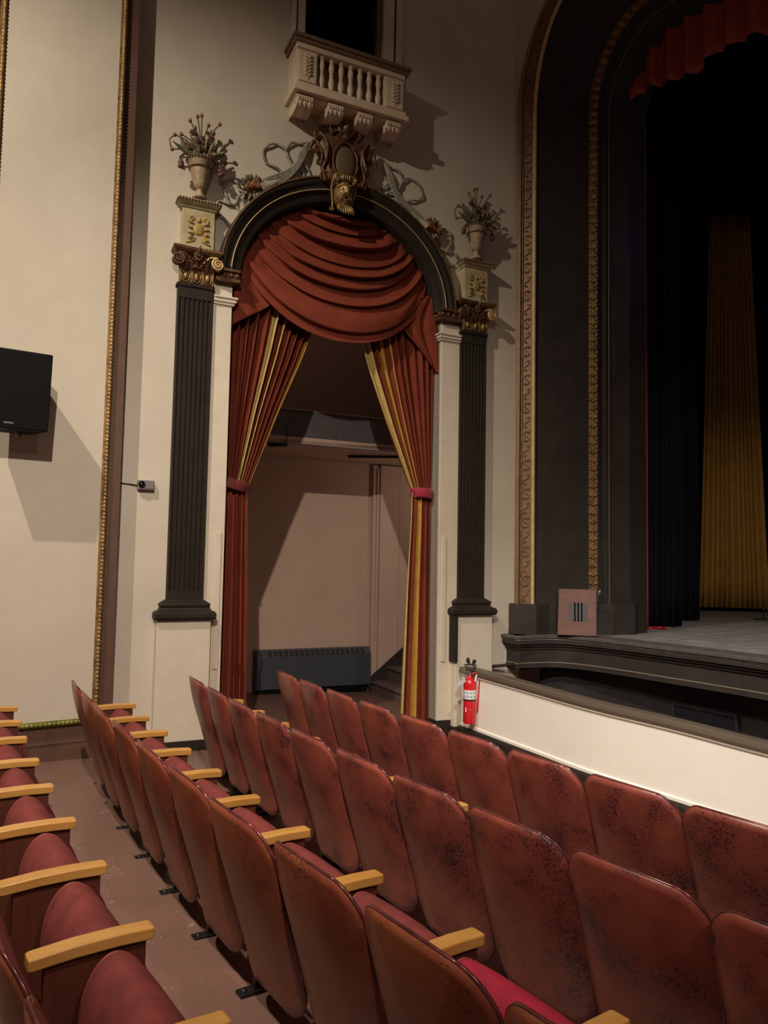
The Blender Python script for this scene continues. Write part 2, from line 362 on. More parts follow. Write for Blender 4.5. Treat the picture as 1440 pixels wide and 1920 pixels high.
# ------------------------------------------------------------------ pilasters
def pilaster(xc, side):
    th = thing('pilaster', 'dark fluted pilaster with gold capital on cream pedestal, %s of the arch' % side, 'pilaster', ARCH, (xc, .1, 0), 'fluted pilasters beside the arch')
    w = .168
    mb = MB()
    if side == 'left': mb.box(xc-.255, xc+.245, 0, .12, -.3, 1.21)
    else: mb.box(xc-.235, xc+.255, 0, .12, -.3, 1.22)
    mb.build('pedestal', CREAM2, th, ARCH, bevel=.005)
    mb = MB(); mb.box(xc-.262, xc+.252, 0, .135, -.4, .09 if side == 'left' else .0); mb.build('baseboard', DARK, th, ARCH, bevel=.004)
    mb = MB(); pr = [(.27, .16, 1.215), (.285, .175, 1.235), (.285, .175, 1.27), (.27, .16, 1.29), (.235, .125, 1.305), (.225, .115, 1.325), (.23, .12, 1.335), (.235, .125, 1.35), (.23, .12, 1.365), (.20, .09, 1.385), (w+.004, .078, 1.40)]
    P = [[(xc-a, 0, h), (xc-a, -d, h), (xc+a, -d, h), (xc+a, 0, h)] for a, d, h in pr]; mb.grid(P, False)
    mb.add([(xc-.27, 0, 1.215), (xc-.27, -.16, 1.215), (xc+.27, -.16, 1.215), (xc+.27, 0, 1.215)], [(0, 1, 2, 3)])
    mb.build('base', DARK, th, ARCH)
    # fluted shaft
    mb = MB(); sec = [(-w, 0), (-w, .075)]; nf = 7; pw = (2*w-.02)/nf
    for i in range(nf):
        a = -w+.01+i*pw
        sec.append((a+.004, .075))
        for k in range(7):
            t = PI*k/6; sec.append((a+pw*.5-(pw*.5-.006)*math.cos(t), .075-.022*math.sin(t)))
        sec.append((a+pw-.004, .075))
    sec += [(w, .075), (w, 0)]
    mb.grid([[(xc+a, -d, h) for a, d in sec] for h in (1.47, 4.33)], False)
    for h0, h1 in ((1.40, 1.47), (4.33, 4.44)): mb.box(xc-w, xc+w, 0, .0752, h0, h1)
    for i in range(nf):
        a = xc-w+.01+(i+.5)*pw
        for h, s in ((1.47, 1), (4.33, -1)):
            mb.add([(a+(pw*.5-.006)*math.cos(PI*k/6), -.0755, h+s*.02*math.sin(PI*k/6)) for k in range(7)], [tuple(range(7))])
    mb.box(xc-w-.014, xc+w+.014, 0, .09, 4.425, 4.45)
    mb.build('shaft', DARK, th, ARCH)
    # capital
    mb = MB(); mb.box(xc-.155, xc+.155, 0, .085, 4.45, 4.72)
    P = [[(xc-a, 0, h), (xc-a, -d, h), (xc, -d+.02, h), (xc+a, -d, h), (xc+a, 0, h)] for a, d, h in ((.19, .13, 4.725), (.215, .16, 4.74), (.235, .18, 4.765), (.235, .18, 4.79), (0, 0, 4.79))]
    mb.grid(P, False)
    cap = mb.build('capital', GOLDD, th, ARCH)
    mb = MB()
    for i in range(3):
        c = xc-.105+.105*i
        mb.blob((c, -.10, 4.52), (.026, .022, .042), 8, 6)
        mb.tube([(c-.04, -.095, 4.585), (c-.042, -.10, 4.53), (c-.03, -.10, 4.475), (c, -.10, 4.462), (c+.03, -.10, 4.475), (c+.042, -.10, 4.53), (c+.04, -.095, 4.585)], .007, 6)
    for i in range(4): mb.box(xc-.163+i*.105, xc-.152+i*.105, .08, .105, 4.455, 4.60)
    mb.build('egg_band', GOLD, cap, ARCH)
    mb = MB()
    for i in range(7):
        c = xc-.15+.05*i; mb.leaf((c, -.09, 4.565), (c+random.uniform(-.01, .01), -.13, 4.655+random.uniform(-.01, .015)), .026, (0, -1, .2), .015, .035)
    for i in range(6):
        c = xc-.11+.044*i; mb.leaf((c, -.10, 4.62), (c+random.uniform(-.02, .02), -.15, 4.70), .022, (0, -1, .2), .015, .03)
    for k in range(9):
        a = 2*PI*k/9; mb.blob((xc+.032*math.cos(a), -.165, 4.705+.032*math.sin(a)), (.018, .012, .018), 7, 4)
    mb.blob((xc, -.18, 4.705), .018, 8, 5)
    mb.leaf((xc, -.16, 4.71), (xc+.01, -.20, 4.80), .02, (0, -1, 0), .02, .01)
    for k in range(26):
        mb.blob((xc+random.uniform(-.13, .13), -.12-random.random()*.03, random.uniform(4.60, 4.70)), (random.uniform(.008, .016),)*3, 6, 4)
    mb.build('acanthus_leaves', GOLDD, cap, ARCH)
    for s in (-1, 1):
        mb = MB(); c = (xc+s*.19, -.165, 4.655)
        mb.spiral(c, .062, 2.3, .011, a0=PI/2, sgn=s, seg=7, dd=.015)
        mb.tube(smooth([(xc+s*.19, -.165, 4.717), (xc+s*.12, -.16, 4.712), (xc+s*.06, -.14, 4.66), (xc+s*.03, -.13, 4.62)], 4), .009, 6)
        mb.lathe([(.0, 0), (.05, 0), (.052, .06)], (xc+s*.19, -.16, 4.655), 16, M=Matrix.Rotation(-PI/2, 4, 'X').to_3x3())
        mb.build('volute', GOLDB if s == 1 else GOLDD, cap, ARCH)
    return th
pilaster(-.01, 'left'); pilaster(3.165, 'right')

# pedestals above capitals, emblems, urns with flowers
def urn_set(xc, side):
    th = thing('urn_pedestal', 'aged cream block with painted gold relief above the %s capital' % side, 'pedestal', ARCH, (xc, .1, 4.79), 'pedestals over the capitals')
    mb = MB(); mb.box(xc-.155, xc+.155, 0, .11, 4.79, 5.19); mb.build('block', PED, th, ARCH, bevel=.004)
    mb = MB(); pr = [(.16, .115, 5.19), (.17, .125, 5.2), (.165, .12, 5.215), (.185, .145, 5.225), (.205, .165, 5.245), (.205, .165, 5.268), (.18, .14, 5.285), (.12, .10, 5.30), (0, 0, 5.305)]
    mb.grid([[(xc-a, 0, h), (xc-a, -d, h), (xc+a, -d, h), (xc+a, 0, h)] for a, d, h in pr], False)
    cc = mb.build('cornice', PED, th, ARCH)
    mb = MB()
    for i in range(14): mb.blob((xc-.195+.03*i, -.165, 5.256), (.013, .012, .014), 6, 4)
    for i in range(5): mb.blob((xc-.205, -.14+.03*i, 5.256), (.012, .013, .014), 6, 4); mb.blob((xc+.205, -.14+.03*i, 5.256), (.012, .013, .014), 6, 4)
    mb.build('bead_row', GOLDD, cc, ARCH)
    mb = MB(); mb.blob((xc, -.11, 4.99), (.042, .02, .05), 10, 6)
    for s in (-1, 1):
        mb.spiral((xc+s*.045, -.115, 5.07), .024, 1.4, .008, a0=-PI/2, sgn=s); mb.spiral((xc+s*.04, -.115, 4.91), .026, 1.3, .008, a0=PI/2, sgn=-s)
        for k in range(4): mb.leaf((xc+s*.03, -.115, 5.03-.04*k), (xc+s*.075, -.12, 5.045-.045*k), .010, (0, -1, 0), .01)
        mb.tube([(xc+s*.02, -.115, 4.92), (xc+s*.05, -.115, 4.885), (xc+s*.085, -.115, 4.875)], .006, 5)
    mb.blob((xc, -.113, 5.065), (.02, .015, .022), 8, 5)
    mb.v = [(xc+(v[0]-xc)*1.4, v[1], 4.985+(v[2]-4.985)*1.25) for v in mb.v]
    mb.build('emblem', mat('painted_emblem', (.55, .33, .04), .5, col2=(.14, .15, .10), scale=26), th, ARCH)
    ur = thing('flower_urn', 'relief urn overflowing with painted flowers on the %s pedestal' % side, 'urn', ARCH, (xc, .1, 5.305), 'flower urns over the pilasters')
    mb = MB(); pr = [(.0, 5.30), (.062, 5.30), (.062, 5.325), (.045, 5.335), (.028, 5.355), (.026, 5.385), (.034, 5.40), (.045, 5.405), (.052, 5.43), (.07, 5.50), (.085, 5.57), (.095, 5.63), (.108, 5.645), (.108, 5.66), (.116, 5.665), (.118, 5.69), (.10, 5.69), (.09, 5.66)]
    mb.lathe([(r*1.12, h) for r, h in pr], (xc, -.10, 0), 24)
    urn = mb.build('urn', mat('urn_plaster', (.40, .32, .20), .6, col2=(.24, .17, .10), scale=16, bump=.3, bscale=60), ur, ARCH)
    mb = MB()
    for k in range(26): a = 2*PI*k/26; mb.blob((xc+.13*math.cos(a), -.10+.13*math.sin(a), 5.678), (.016, .016, .013), 6, 4)
    mb.tube([(xc+.112*math.cos(2*PI*k/24), -.10+.112*math.sin(2*PI*k/24), 5.60) for k in range(25)], .006, 5)
    mb.build('rim_beads', GOLDD, urn, ARCH)
    rnd = random.Random(5)
    ml = MB(); mf = MB(); ms = MB(); mo = ms
    for k in range(42):
        a = rnd.uniform(-1.3, 1.3); L = rnd.uniform(.08, .24); b = Vector((xc+rnd.uniform(-.08, .08), -.10-rnd.uniform(-.02, .06), 5.69))
        ml.leaf(b, b+Vector((L*math.sin(a), -rnd.uniform(0, .05), L*math.cos(a))), .024, (rnd.uniform(-.3, .3), -1, 0), .012, .02)
    stems = [(-.20, .20), (-.26, .18, 'bent'), (-.05, .42), (-.01, .44), (.06, .36), (.17, .40), (.11, .30), (.22, .19), (-.12, .36), (-.07, .30), (-.28, .03), (.24, .02), (-.15, .12), (.2, .08)]
    for q in stems:
        tx, tz = q[0], q[1]; b = Vector((xc+tx*.2, -.10, 5.70)); t = Vector((xc+tx, -.12, 5.70+tz)); mid = b.lerp(t, .5)+Vector((-tx*.15, 0, .05))
        ms.tube(smooth([b, mid, t], 6), .007, 5)
        mo.cur = 1; mo.blob(t, (.019, .018, .023), 7, 5); mo.cur = 0
        if len(q) > 2: ms.tube([t, t+Vector((-.05, 0, -.06)), t+Vector((-.03, 0, -.13))], .007, 5)
    for s in (-1, 1):
        b = Vector((xc+s*.13, -.13, 5.68)); ms.tube(smooth([b, b+Vector((s*.05, -.01, -.02)), b+Vector((s*.06, -.01, -.09))], 5), .009, 5)
        for k in range(3): ms.cur = 2; ms.blob(b+Vector((s*.06+.015*rnd.uniform(-1, 1), -.01, -.07-.02*k)), (.03, .02, .024), 8, 5); ms.cur = 0
    def flower(c, r):
        for k in range(6): a = 2*PI*k/6+c[0]*9; mf.blob((c[0]+r*.6*math.cos(a), c[1], c[2]+r*.6*math.sin(a)), (r*.48, r*.35, r*.48), 7, 4)
        mf.blob((c[0], c[1]-r*.3, c[2]), r*.3, 6, 4)
    for k in range(15):
        flower((xc+rnd.uniform(-.12, .12), -.15-rnd.uniform(0, .05), 5.71+rnd.uniform(0, .16)), rnd.uniform(.022, .036))
    for q in ((-.09, .24), (.09, .23), (0, .2)): flower((xc+q[0], -.13, 5.70+q[1]), .034)
    ml.build('leaves', LEAF, ur, ARCH); mf.build('flowers', ROSE, ur, ARCH); ms.build('budding_stems', [STEM, OCHRE, ROSE], ur, ARCH)
urn_set(-.01, 'left'); urn_set(3.165, 'right')

# ------------------------------------------------------------------ ribbons and cornucopias around the arch (pixel-traced relief, mirrored about the arch)
RIB = [
 [(1.09,6.20),(.985,6.17),(.90,6.13),(.855,6.03),(.90,5.93),(1.0,5.87),(1.10,5.84)],
 [(.93,5.87),(.85,5.96),(.77,6.09),(.65,6.08),(.52,6.0),(.50,5.88),(.62,5.84),(.72,5.80),(.74,5.72),(.65,5.70)],
 [(1.04,5.98),(1.13,5.90),(1.14,5.80)],
 [(.20,5.56),(.13,5.53),(.10,5.64),(.02,5.64),(-.05,5.555),(.0,5.42),(.07,5.36),(.13,5.47),(.22,5.57)],
]
RIB = [
 [(.86+.26,6.21),(1.02,6.18),(.93,6.16),(.885,6.07),(.92,5.97),(1.0,5.90),(1.08,5.87),(1.07,5.80)],
 [(.97,5.90),(.91,5.97),(.86,6.08),(.77,6.11),(.67,6.06),(.63,5.97),(.67,5.89),(.76,5.86),(.83,5.83),(.86,5.77),(.79,5.74),(.76,5.79)],
 [(1.06,5.98),(1.14,5.90),(1.155,5.80),(1.12,5.77)],
 [(.47,5.52),(.40,5.53),(.37,5.60),(.31,5.62),(.255,5.57),(.25,5.48),(.30,5.38),(.36,5.37),(.39,5.45),(.45,5.51)],
 [(.16,5.30),(.20,5.37),(.29,5.36),(.37,5.35),(.41,5.27),(.385,5.17),(.31,5.14),(.25,5.20),(.19,5.22)],
 [(.45,5.51),(.44,5.42),(.50,5.36),(.57,5.40),(.61,5.45)],
 [(.37,5.12),(.31,5.10),(.27,5.04),(.30,4.97),(.34,5.0),(.33,4.95),(.28,4.90),(.26,4.94)],
]
def ribbon_relief(mirror):
    side = 'right' if mirror else 'left'
    X = (lambda x: 2*CX-x) if mirror else (lambda x: x)
    th = thing('ribbon_relief', 'grey-green plaster ribbon relief with cornucopia on the %s shoulder of the arch' % side, 'relief', ARCH, (X(.6), .02, 5.5), 'ribbon reliefs along the arch')
    for p in RIB:
        mb = MB(); q = smooth([(X(x), -.022, z) for x, z in p], 7); n = len(q)
        q = [Vector((v.x, v.y-.007*math.sin(i*.55), v.z)) for i, v in enumerate(q)]
        mb.tube(q, [(.0145*(1+.15*math.sin(i*.5)), .008) for i in range(n)], 8, flat=(0, -1, 0)); mb.build('ribbon', RIBBON, th, ARCH)
    mb = MB()
    for k in range(5):
        o = .017*(k-2)
        q = smooth([(X(1.12), -.045, 6.20), (X(1.05+o*.5), -.05, 6.05-o), (X(.97), -.05, 5.88-o*1.3), (X(.85), -.045, 5.76-o*1.5), (X(.68), -.045, 5.66-o*1.5), (X(.60), -.045, 5.60-o)], 6)
        mb.tube(q, [(.014, .014)]*len(q), 6, flat=(0, -1, 0))
    mb.build('drapery', RIBBON, th, ARCH)
    mb = MB(); a = Vector((X(.82), -.04, 5.72)); b = Vector((X(.60), -.06, 5.56)); P = []
    ax = (b-a).normalized(); s1 = ax.cross(Vector((0, 1, 0))).normalized()
    for i in range(9):
        t = i/8; c = a.lerp(b, t); r = .02+.055*t**1.3+(.012 if i >= 7 else 0)
        P.append([c+s1*r*math.cos(2*PI*k/14)*(1+.08*math.cos(k*3))+Vector((0, -1, 0))*r*.7*math.sin(2*PI*k/14) for k in range(14)])
    mb.grid(P, True, True); mb.build('cornucopia', mat('pale_green_plaster', (.42, .38, .27), .6, col2=(.25, .25, .17), scale=18, bump=.2), th, ARCH)
    mf = MB(); ml = MB(); rnd = random.Random(3)
    for k in range(26):
        c = (X(.525+rnd.uniform(-.075, .065)), -.06-rnd.uniform(0, .05), 5.57+rnd.uniform(-.095, .095)); r = rnd.uniform(.016, .027)
        for j in range(5): an = 2*PI*j/5; mf.blob((c[0]+r*.6*math.cos(an), c[1], c[2]+r*.6*math.sin(an)), r*.55, 6, 4)
        mf.blob((c[0], c[1]-r*.4, c[2]), r*.4, 6, 4)
    for k in range(14):
        an = 2*PI*k/14; b = Vector((X(.525), -.06, 5.57)); d = Vector((math.cos(an), -.1, math.sin(an)))
        ml.leaf(b+d*.06, b+d*.135, .022, (0, -1, 0), .012, .01)
    mf.build('flowers', mat('autumn_flower', (.26, .11, .04), .6, col2=(.14, .04, .025), scale=24), th, ARCH); ml.build('leaves', LEAF, th, ARCH)
ribbon_relief(False); ribbon_relief(True)

# ------------------------------------------------------------------ cartouche and mask keystone
th = thing('cartouche', 'gilded scroll cartouche with open-mouthed mask at the crown of the arch', 'cartouche', ARCH, (1.50, .1, 5.5))
CO = 1.49
mb = MB(); P = []
out = [(0, 6.40), (.10, 6.37), (.20, 6.33), (.28, 6.26), (.30, 6.16), (.25, 6.08), (.22, 5.98), (.21, 5.88), (.19, 5.80), (.12, 5.76), (0, 5.75)]
out = [(a, b) for a, b in out]+[(-a, b) for a, b in out[-2:0:-1]]
for r, d in ((1, 0), (1, .09), (.9, .13), (.62, .15), (.3, .13), (.01, .13)): P.append([(CO+a*r, -d, 6.06+(b-6.06)*r) for a, b in out])
mb.grid(P, True, True); mb.build('backplate', GOLDD, th, ARCH)
mb = MB(); mb.blob((CO, -.14, 6.02), (.125, .035, .19), 20, 10); mb.build('oval_field', mat('olive_bronze', (.13, .095, .05), .5, .2), th, ARCH)
mb = MB()
mb.tube([(CO+.14*math.cos(2*PI*k/40), -.165, 6.02+.215*math.sin(2*PI*k/40)*(1 if math.sin(2*PI*k/40) > 0 else .95)) for k in range(41)], .012, 7)
for s in (-1, 1):
    mb.spiral((CO+s*.29, -.12, 6.27), .055, 2, .017, a0=PI/2, sgn=-s, seg=7)
    mb.spiral((CO+s*.13, -.14, 6.36), .05, 1.8, .016, a0=-PI/2, sgn=s, seg=7)
    mb.spiral((CO+s*.30, -.11, 6.12), .045, 1.8, .015, a0=PI/2, sgn=s, seg=7)
    mb.spiral((CO+s*.27, -.11, 5.98), .035, 1.6, .013, a0=PI/2, sgn=-s, seg=7)
    mb.spiral((CO+s*.22, -.12, 5.84), .06, 2, .017, a0=PI/2, sgn=s, seg=7)
    mb.tube(smooth([(CO+s*.30, -.11, 6.32), (CO+s*.22, -.15, 6.22), (CO+s*.19, -.15, 6.05), (CO+s*.24, -.13, 5.92), (CO+s*.20, -.13, 5.78)], 6), .016, 7)
    mb.tube(smooth([(CO+s*.34, -.10, 6.25), (CO+s*.29, -.13, 6.16), (CO+s*.25, -.13, 6.06), (CO+s*.27, -.12, 5.94)], 6), .013, 7)
    mb.leaf((CO+s*.19, -.15, 6.20), (CO+s*.23, -.17, 5.96), .022, (0, -1, 0), .02, .02)
    mb.leaf((CO+s*.32, -.11, 6.22), (CO+s*.40, -.12, 6.09), .026, (0, -1, 0), .02)
mb.blob((CO, -.17, 6.29), (.045, .03, .04), 9, 6); mb.leaf((CO, -.15, 6.30), (CO, -.2, 6.43), .05, (0, -1, 0), .03, .02); mb.leaf((CO-.03, -.15, 6.30), (CO-.10, -.17, 6.40), .03); mb.leaf((CO+.03, -.15, 6.30), (CO+.10, -.17, 6.40), .03)
mb.build('scrolls', GOLDD, th, ARCH)
# mask
MX, MH = 1.48, 5.66
def facefn(v):
    k = 1.0
    if v.y < 0:
        x, z = v.x, v.z
        k += .30*math.exp(-((x/.13)**2+((z+.02)/.26)**2))       # nose
        k += .10*math.exp(-(((abs(x)-.3)/.28)**2+((z-.33)/.10)**2))  # brows
        k -= .13*math.exp(-(((abs(x)-.33)/.16)**2+((z-.14)/.09)**2))  # eye sockets
        k += .09*math.exp(-(((abs(x)-.5)/.18)**2+((z+.12)/.18)**2))  # cheeks
        k -= .26*math.exp(-((x/.24)**2+((z+.47)/.13)**2))       # open mouth
        k += .08*math.exp(-((x/.25)**2+((z+.68)/.10)**2))
    return k
mb = MB(); mb.blob((MX, -.14, MH), (.105, .13, .15), 36, 28, fn=facefn)
mk = mb.build('mask_face', GOLD, th, ARCH)
mb = MB(); mb.tube([(MX+.032*math.cos(2*PI*k/20), -.245, MH-.07+.022*math.sin(2*PI*k/20)) for k in range(21)], .008, 6)
for s in (-1, 1):
    mb.tube(smooth([(MX+s*.015, -.262, MH+.045), (MX+s*.05, -.262, MH+.062), (MX+s*.085, -.22, MH+.04)], 4), .009, 6)
    mb.blob((MX+s*.042, -.238, MH+.022), (.018, .012, .011), 8, 5)
    mb.tube(smooth([(MX+s*.02, -.27, MH-.02), (MX+s*.05, -.25, MH-.05), (MX+s*.055, -.235, MH-.09)], 4), .010, 6)
mb.build('features', GOLD, mk, ARCH)
mb = MB(); mb.blob((MX, -.232, MH-.072), (.026, .012, .024), 12, 6)
for s in (-1, 1): mb.blob((MX+s*.042, -.247, MH+.020), (.009, .006, .006), 8, 5)
mb.build('mouth_eye_shade', mat('recess_shade', (.02, .012, .008), .7), mk, ARCH)  # dark blobs stand in for the shade in mouth and eye sockets
mb = MB()
for k in range(9):
    a = -1.2+.3*k; b = Vector((MX, -.17, MH-.10)); mb.leaf(b+Vector((.05*math.sin(a), -.03, -.02)), b+Vector((.10*math.sin(a), -.05, -.09-.05*math.cos(a))), .024, (0, -1, 0), .02, .02)
mb.build('beard', GOLD, mk, ARCH)
mb = MB()
for s in (-1, 1):
    mb.spiral((MX+s*.075, -.21, MH+.155), .045, 1.9, .015, a0=-PI/2, sgn=s, seg=7)
    mb.tube(smooth([(MX+s*.115, -.2, MH+.19), (MX+s*.135, -.15, MH+.06), (MX+s*.11, -.12, MH-.08), (MX+s*.115, -.12, MH-.15)], 6), .013, 7)
    mb.spiral((MX+s*.125, -.13, MH-.16), .028, 1.6, .009, a0=PI/2, sgn=s, seg=6)
for k in range(4): mb.blob((MX-.036+.024*k, -.22, MH+.155), (.010, .03, .04), 7, 5)
mb.box(MX-.1, MX+.1, .02, .17, MH+.10, MH+.18)
mb.build('crest_scrolls', GOLD, th, ARCH)

# ------------------------------------------------------------------ balcony
BD = .30
bl = thing('balcony', 'small cream balustraded balcony on four carved brackets above the arch', 'balcony', ARCH, (1.5, .2, 6.5))
mb = MB(); mb.box(.83, 2.175, 0, BD+.045, 7.125, 7.165); mb.box(.85, 2.155, 0, BD+.025, 7.085, 7.125); mb.build('handrail', mat('brown_stained_cap', (.16, .10, .06), .5), bl, ARCH, bevel=.008)
mb = MB(); mb.box(.88, 2.115, BD-.09, BD+.005, 7.03, 7.085); mb.box(.88, .97, 0, BD-.09, 7.03, 7.085); mb.box(2.03, 2.115, 0, BD-.09, 7.03, 7.085); mb.build('top_rail', IVORY, bl, ARCH, bevel=.005)
mb = MB(); mb.box(.872, 2.125, 0, BD+.015, 6.61, 6.665); mb.box(.85, 2.15, 0, BD+.04, 6.555, 6.61); mb.box(.89, 2.105, 0, BD-.02, 6.53, 6.555); mb.build('floor_slab', IVORY, bl, ARCH, bevel=.006)
for x0, x1 in ((.885, 1.112), (1.872, 2.11)):
    mb = MB(); mb.box(x0, x1, BD-.10, BD-.012, 6.665, 7.03); mb.box(x0+.018, x1-.018, BD-.02, BD, 6.685, 7.01)
    p = mb.build('end_panel', IVORY, bl, ARCH, bevel=.005); xc = (x0+x1)/2
    mb = MB(); mb.tube([(xc+.008*math.sin(h*20), -BD-.004, h) for h in [6.71+.027*i for i in range(10)]], .006, 5)
    for i in range(6):
        h = 6.74+.038*i
        for s in (-1, 1): mb.leaf((xc, -BD-.004, h), (xc+s*.045, -BD-.010, h+.04), .013, (0, -1, 0), .012)
    mb.build('leaf_relief', IVORY, p, ARCH)
for xa in (.885, 2.09):
    mb = MB(); mb.box(xa, xa+.02, 0, BD-.09, 6.665, 7.03); mb.build('side_panel', IVORY, bl, ARCH)
for i in range(7):
    x = 1.169+(1.815-1.169)*i/6
    mb = MB(); pr = [(.034, 6.53), (.034, 6.56), (.022, 6.565), (.026, 6.58), (.036, 6.62), (.038, 6.66), (.030, 6.71), (.020, 6.75), (.026, 6.76), (.026, 6.775), (.020, 6.785), (.028, 6.82), (.034, 6.86), (.032, 6.90), (.022, 6.94), (.020, 6.95), (.028, 6.96), (.034, 6.965), (.034, 6.99)]
    mb.lathe([(q*.9, 6.665+(h-6.53)*.365/.46) for q, h in pr], (x, -BD+.05, 0), 14); mb.build('baluster', IVORY, bl, ARCH)
mb = MB(); mb.box(1.10, 1.88, 0, .02, 6.66, 7.085); mb.build('back_panel', IVORY, bl, ARCH)
for i in range(4):
    x = .985+.334*i
    mb = MB(); pr = [(.30, 6.53), (.305, 6.512), (.288, 6.50), (.297, 6.475), (.285, 6.445), (.25, 6.422), (.19, 6.41), (.13, 6.402), (.10, 6.415), (0, 6.45)]
    mb.grid([[(x-.085, 0, h), (x-.085, -d, h), (x+.085, -d, h), (x+.085, 0, h)] for d, h in pr], False)
    br = mb.build('bracket', IVORY, bl, ARCH, bevel=.003)
    mb = MB()
    for k in range(6): mb.blob((x-.07+.028*k, -.303, 6.492), (.012, .012, .016), 7, 5)
    for k in range(3): mb.leaf((x-.048+.048*k, -.298, 6.492), (x-.048+.048*k, -.275, 6.425), .022, (0, -1, 0), .008, .0)
    mb.leaf((x, -.27, 6.425), (x, -.13, 6.40), .05, (0, -.3, -1), .008, .0)
    for q in (-1, 1): mb.spiral((x+q*.086, -.25, 6.468), .022, 1.5, .007, a0=0, sgn=1)
    mb.build('carving', IVORY, br, ARCH)

# louvred window above the balcony
mb = MB(); mb.box(1.04, 1.97, -.26, -.22, 7.0, 9.4); struct('window_1', mb, BLACK, ARCH)
sh = thing('louvre_panel', 'black slatted louvre filling the window above the balcony', 'louvre', ARCH, (1.5, -.1, 7.1))
mb = MB(); mb.box(1.04, 1.07, -.2, -.06, 7.1, 9.4); mb.box(1.92, 1.955, -.2, -.03, 7.1, 9.4); mb.build('frame', mat('louvre_frame_brown', (.20, .13, .08), .5), sh, ARCH)
mb = MB()
for i in range(38):
    h = 7.12+.06*i; mb.add([(1.07, .075, h), (1.92, .075, h), (1.92, .13, h+.055), (1.07, .13, h+.055), (1.07, .083, h-.004), (1.92, .083, h-.004), (1.92, .138, h+.05), (1.07, .138, h+.05)], [(0, 1, 2, 3), (7, 6, 5, 4), (0, 4, 5, 1), (1, 5, 6, 2), (2, 6, 7, 3), (3, 7, 4, 0)])
mb.build('slats', mat('black_slats', (.012, .012, .016), .5), sh, ARCH)
wf = thing('window_surround', 'cream and brown moulded surround of the louvred window', 'window frame', ARCH, (1.5, 0, 7.1))
mb = MB(); mb.box(.90, .945, 0, .05, 7.1, 9.4); mb.box(.965, 1.05, 0, .03, 7.1, 9.4); mb.build('left_architrave', CREAM2, wf, ARCH, bevel=.004)
mb = MB(); mb.box(.945, .965, 0, .01, 7.1, 9.4); mb.box(2.095, 2.12, 0, .01, 7.1, 9.4); mb.build('dark_groove', BLACK, wf, ARCH)
mb = MB(); mb.box(1.965, 2.095, 0, .04, 7.1, 9.4); mb.box(2.12, 2.19, 0, .05, 7.1, 9.4); mb.build('right_architrave', CREAM2, wf, ARCH, bevel=.004)

# ------------------------------------------------------------------ curtains in the arch
def ip(tab, h):                                   # piecewise-linear table (h, value), h descending
    if h >= tab[0][0]: return tab[0][1]
    for (h0, a), (h1, b) in zip(tab, tab[1:]):
        if h >= h1: t = (h0-h)/(h0-h1); return a+(b-a)*t
    return tab[-1][1]
def drape(name, outer, inner, amp, folds, d0, top, bot, stripes, mats, parent, phase=0., NU=180, NV=70, back=None):
    mb = MB(); P = []
    for j in range(NV+1):
        h = top+(bot-top)*j/NV; xo, xi, am = ip(outer, h), ip(inner, h), ip(amp, h); row = []
        for i in range(NU+1):
            u = i/NU; x = xo+(xi-xo)*u
            ph = 2*PI*folds*u+phase+1.1*math.sin(6*u+1)+.25*math.sin(h*1.7+u*7)
            w = math.sin(ph)+.28*math.sin(2.3*ph+1.3)
            row.append((x+.25*am*math.cos(ph)*min(1, abs(xi-xo)), -(d0+am*w), h+(.012*math.sin(ph) if j == NV else 0)))
        P.append(row)
    for i in range(NU):
        u = (i+.5)/NU; mb.cur = 0
        for a, b, k in stripes:
            if a <= u < b: mb.cur = k
        mb.grid([[r[i], r[i+1]] for r in P], True)
    return mb.build(name, mats, parent, ARCH, solid=.004)
cl = thing('side_curtain', 'rust and gold striped curtain tied back at the left of the arch', 'curtain', ARCH, (.5, -.15, 0), 'tied-back arch curtains')
drape('drape', [(5.2, .38), (4.4, .38), (2.53, .39), (0, .36)], [(5.2, 1.36), (4.35, 1.30), (3.9, 1.14), (3.3, .90), (2.8, .72), (2.53, .625), (2.3, .64), (1.5, .665), (0, .70)], [(5.2, .05), (4, .055), (2.9, .035), (2.53, .018), (2.2, .03), (0, .04)], 10, -.15, 5.2, 2.53,
      [(.50, .57, 1), (.63, .70, 1), (.93, 1.01, 2)], [RUST, CGOLD2, CGOLD], cl)
drape('lower_drape', [(2.53, .39), (0, .36)], [(2.53, .625), (2.3, .63), (1.5, .655), (0, .69)], [(2.53, .018), (2.2, .03), (0, .045)], 4.5, -.15, 2.53, .02, [], [RUST], cl, NU=80)
mb = MB(); mb.tube([(.36, .22, 2.60), (.40, .06, 2.56), (.50, .08, 2.53), (.585, .10, 2.515), (.625, .15, 2.50), (.60, .22, 2.50)], [(.055, .010)]*6, 8, flat=(0, -1, .0)); mb.build('tieback', RUSTD, cl, ARCH)
cr = thing('side_curtain', 'rust and gold striped curtain with magenta tie at the right of the arch', 'curtain', ARCH, (2.6, -.15, 0), 'tied-back arch curtains')
drape('drape', [(5.2, 2.74), (2.6, 2.735), (0, 2.75)], [(5.2, 1.66), (4.4, 1.77), (3.9, 1.93), (3.3, 2.18), (2.9, 2.36), (2.6, 2.50), (2.3, 2.49), (1.5, 2.45), (0, 2.40)], [(5.2, .05), (4, .055), (2.9, .035), (2.6, .018), (2.2, .03), (0, .04)], 10, -.15, 5.2, 2.6,
      [(.55, .63, 1), (.70, .76, 1), (.90, .945, 2), (.975, 1.01, 2)], [RUST, CGOLD, CGOLD2], cr, 1.)
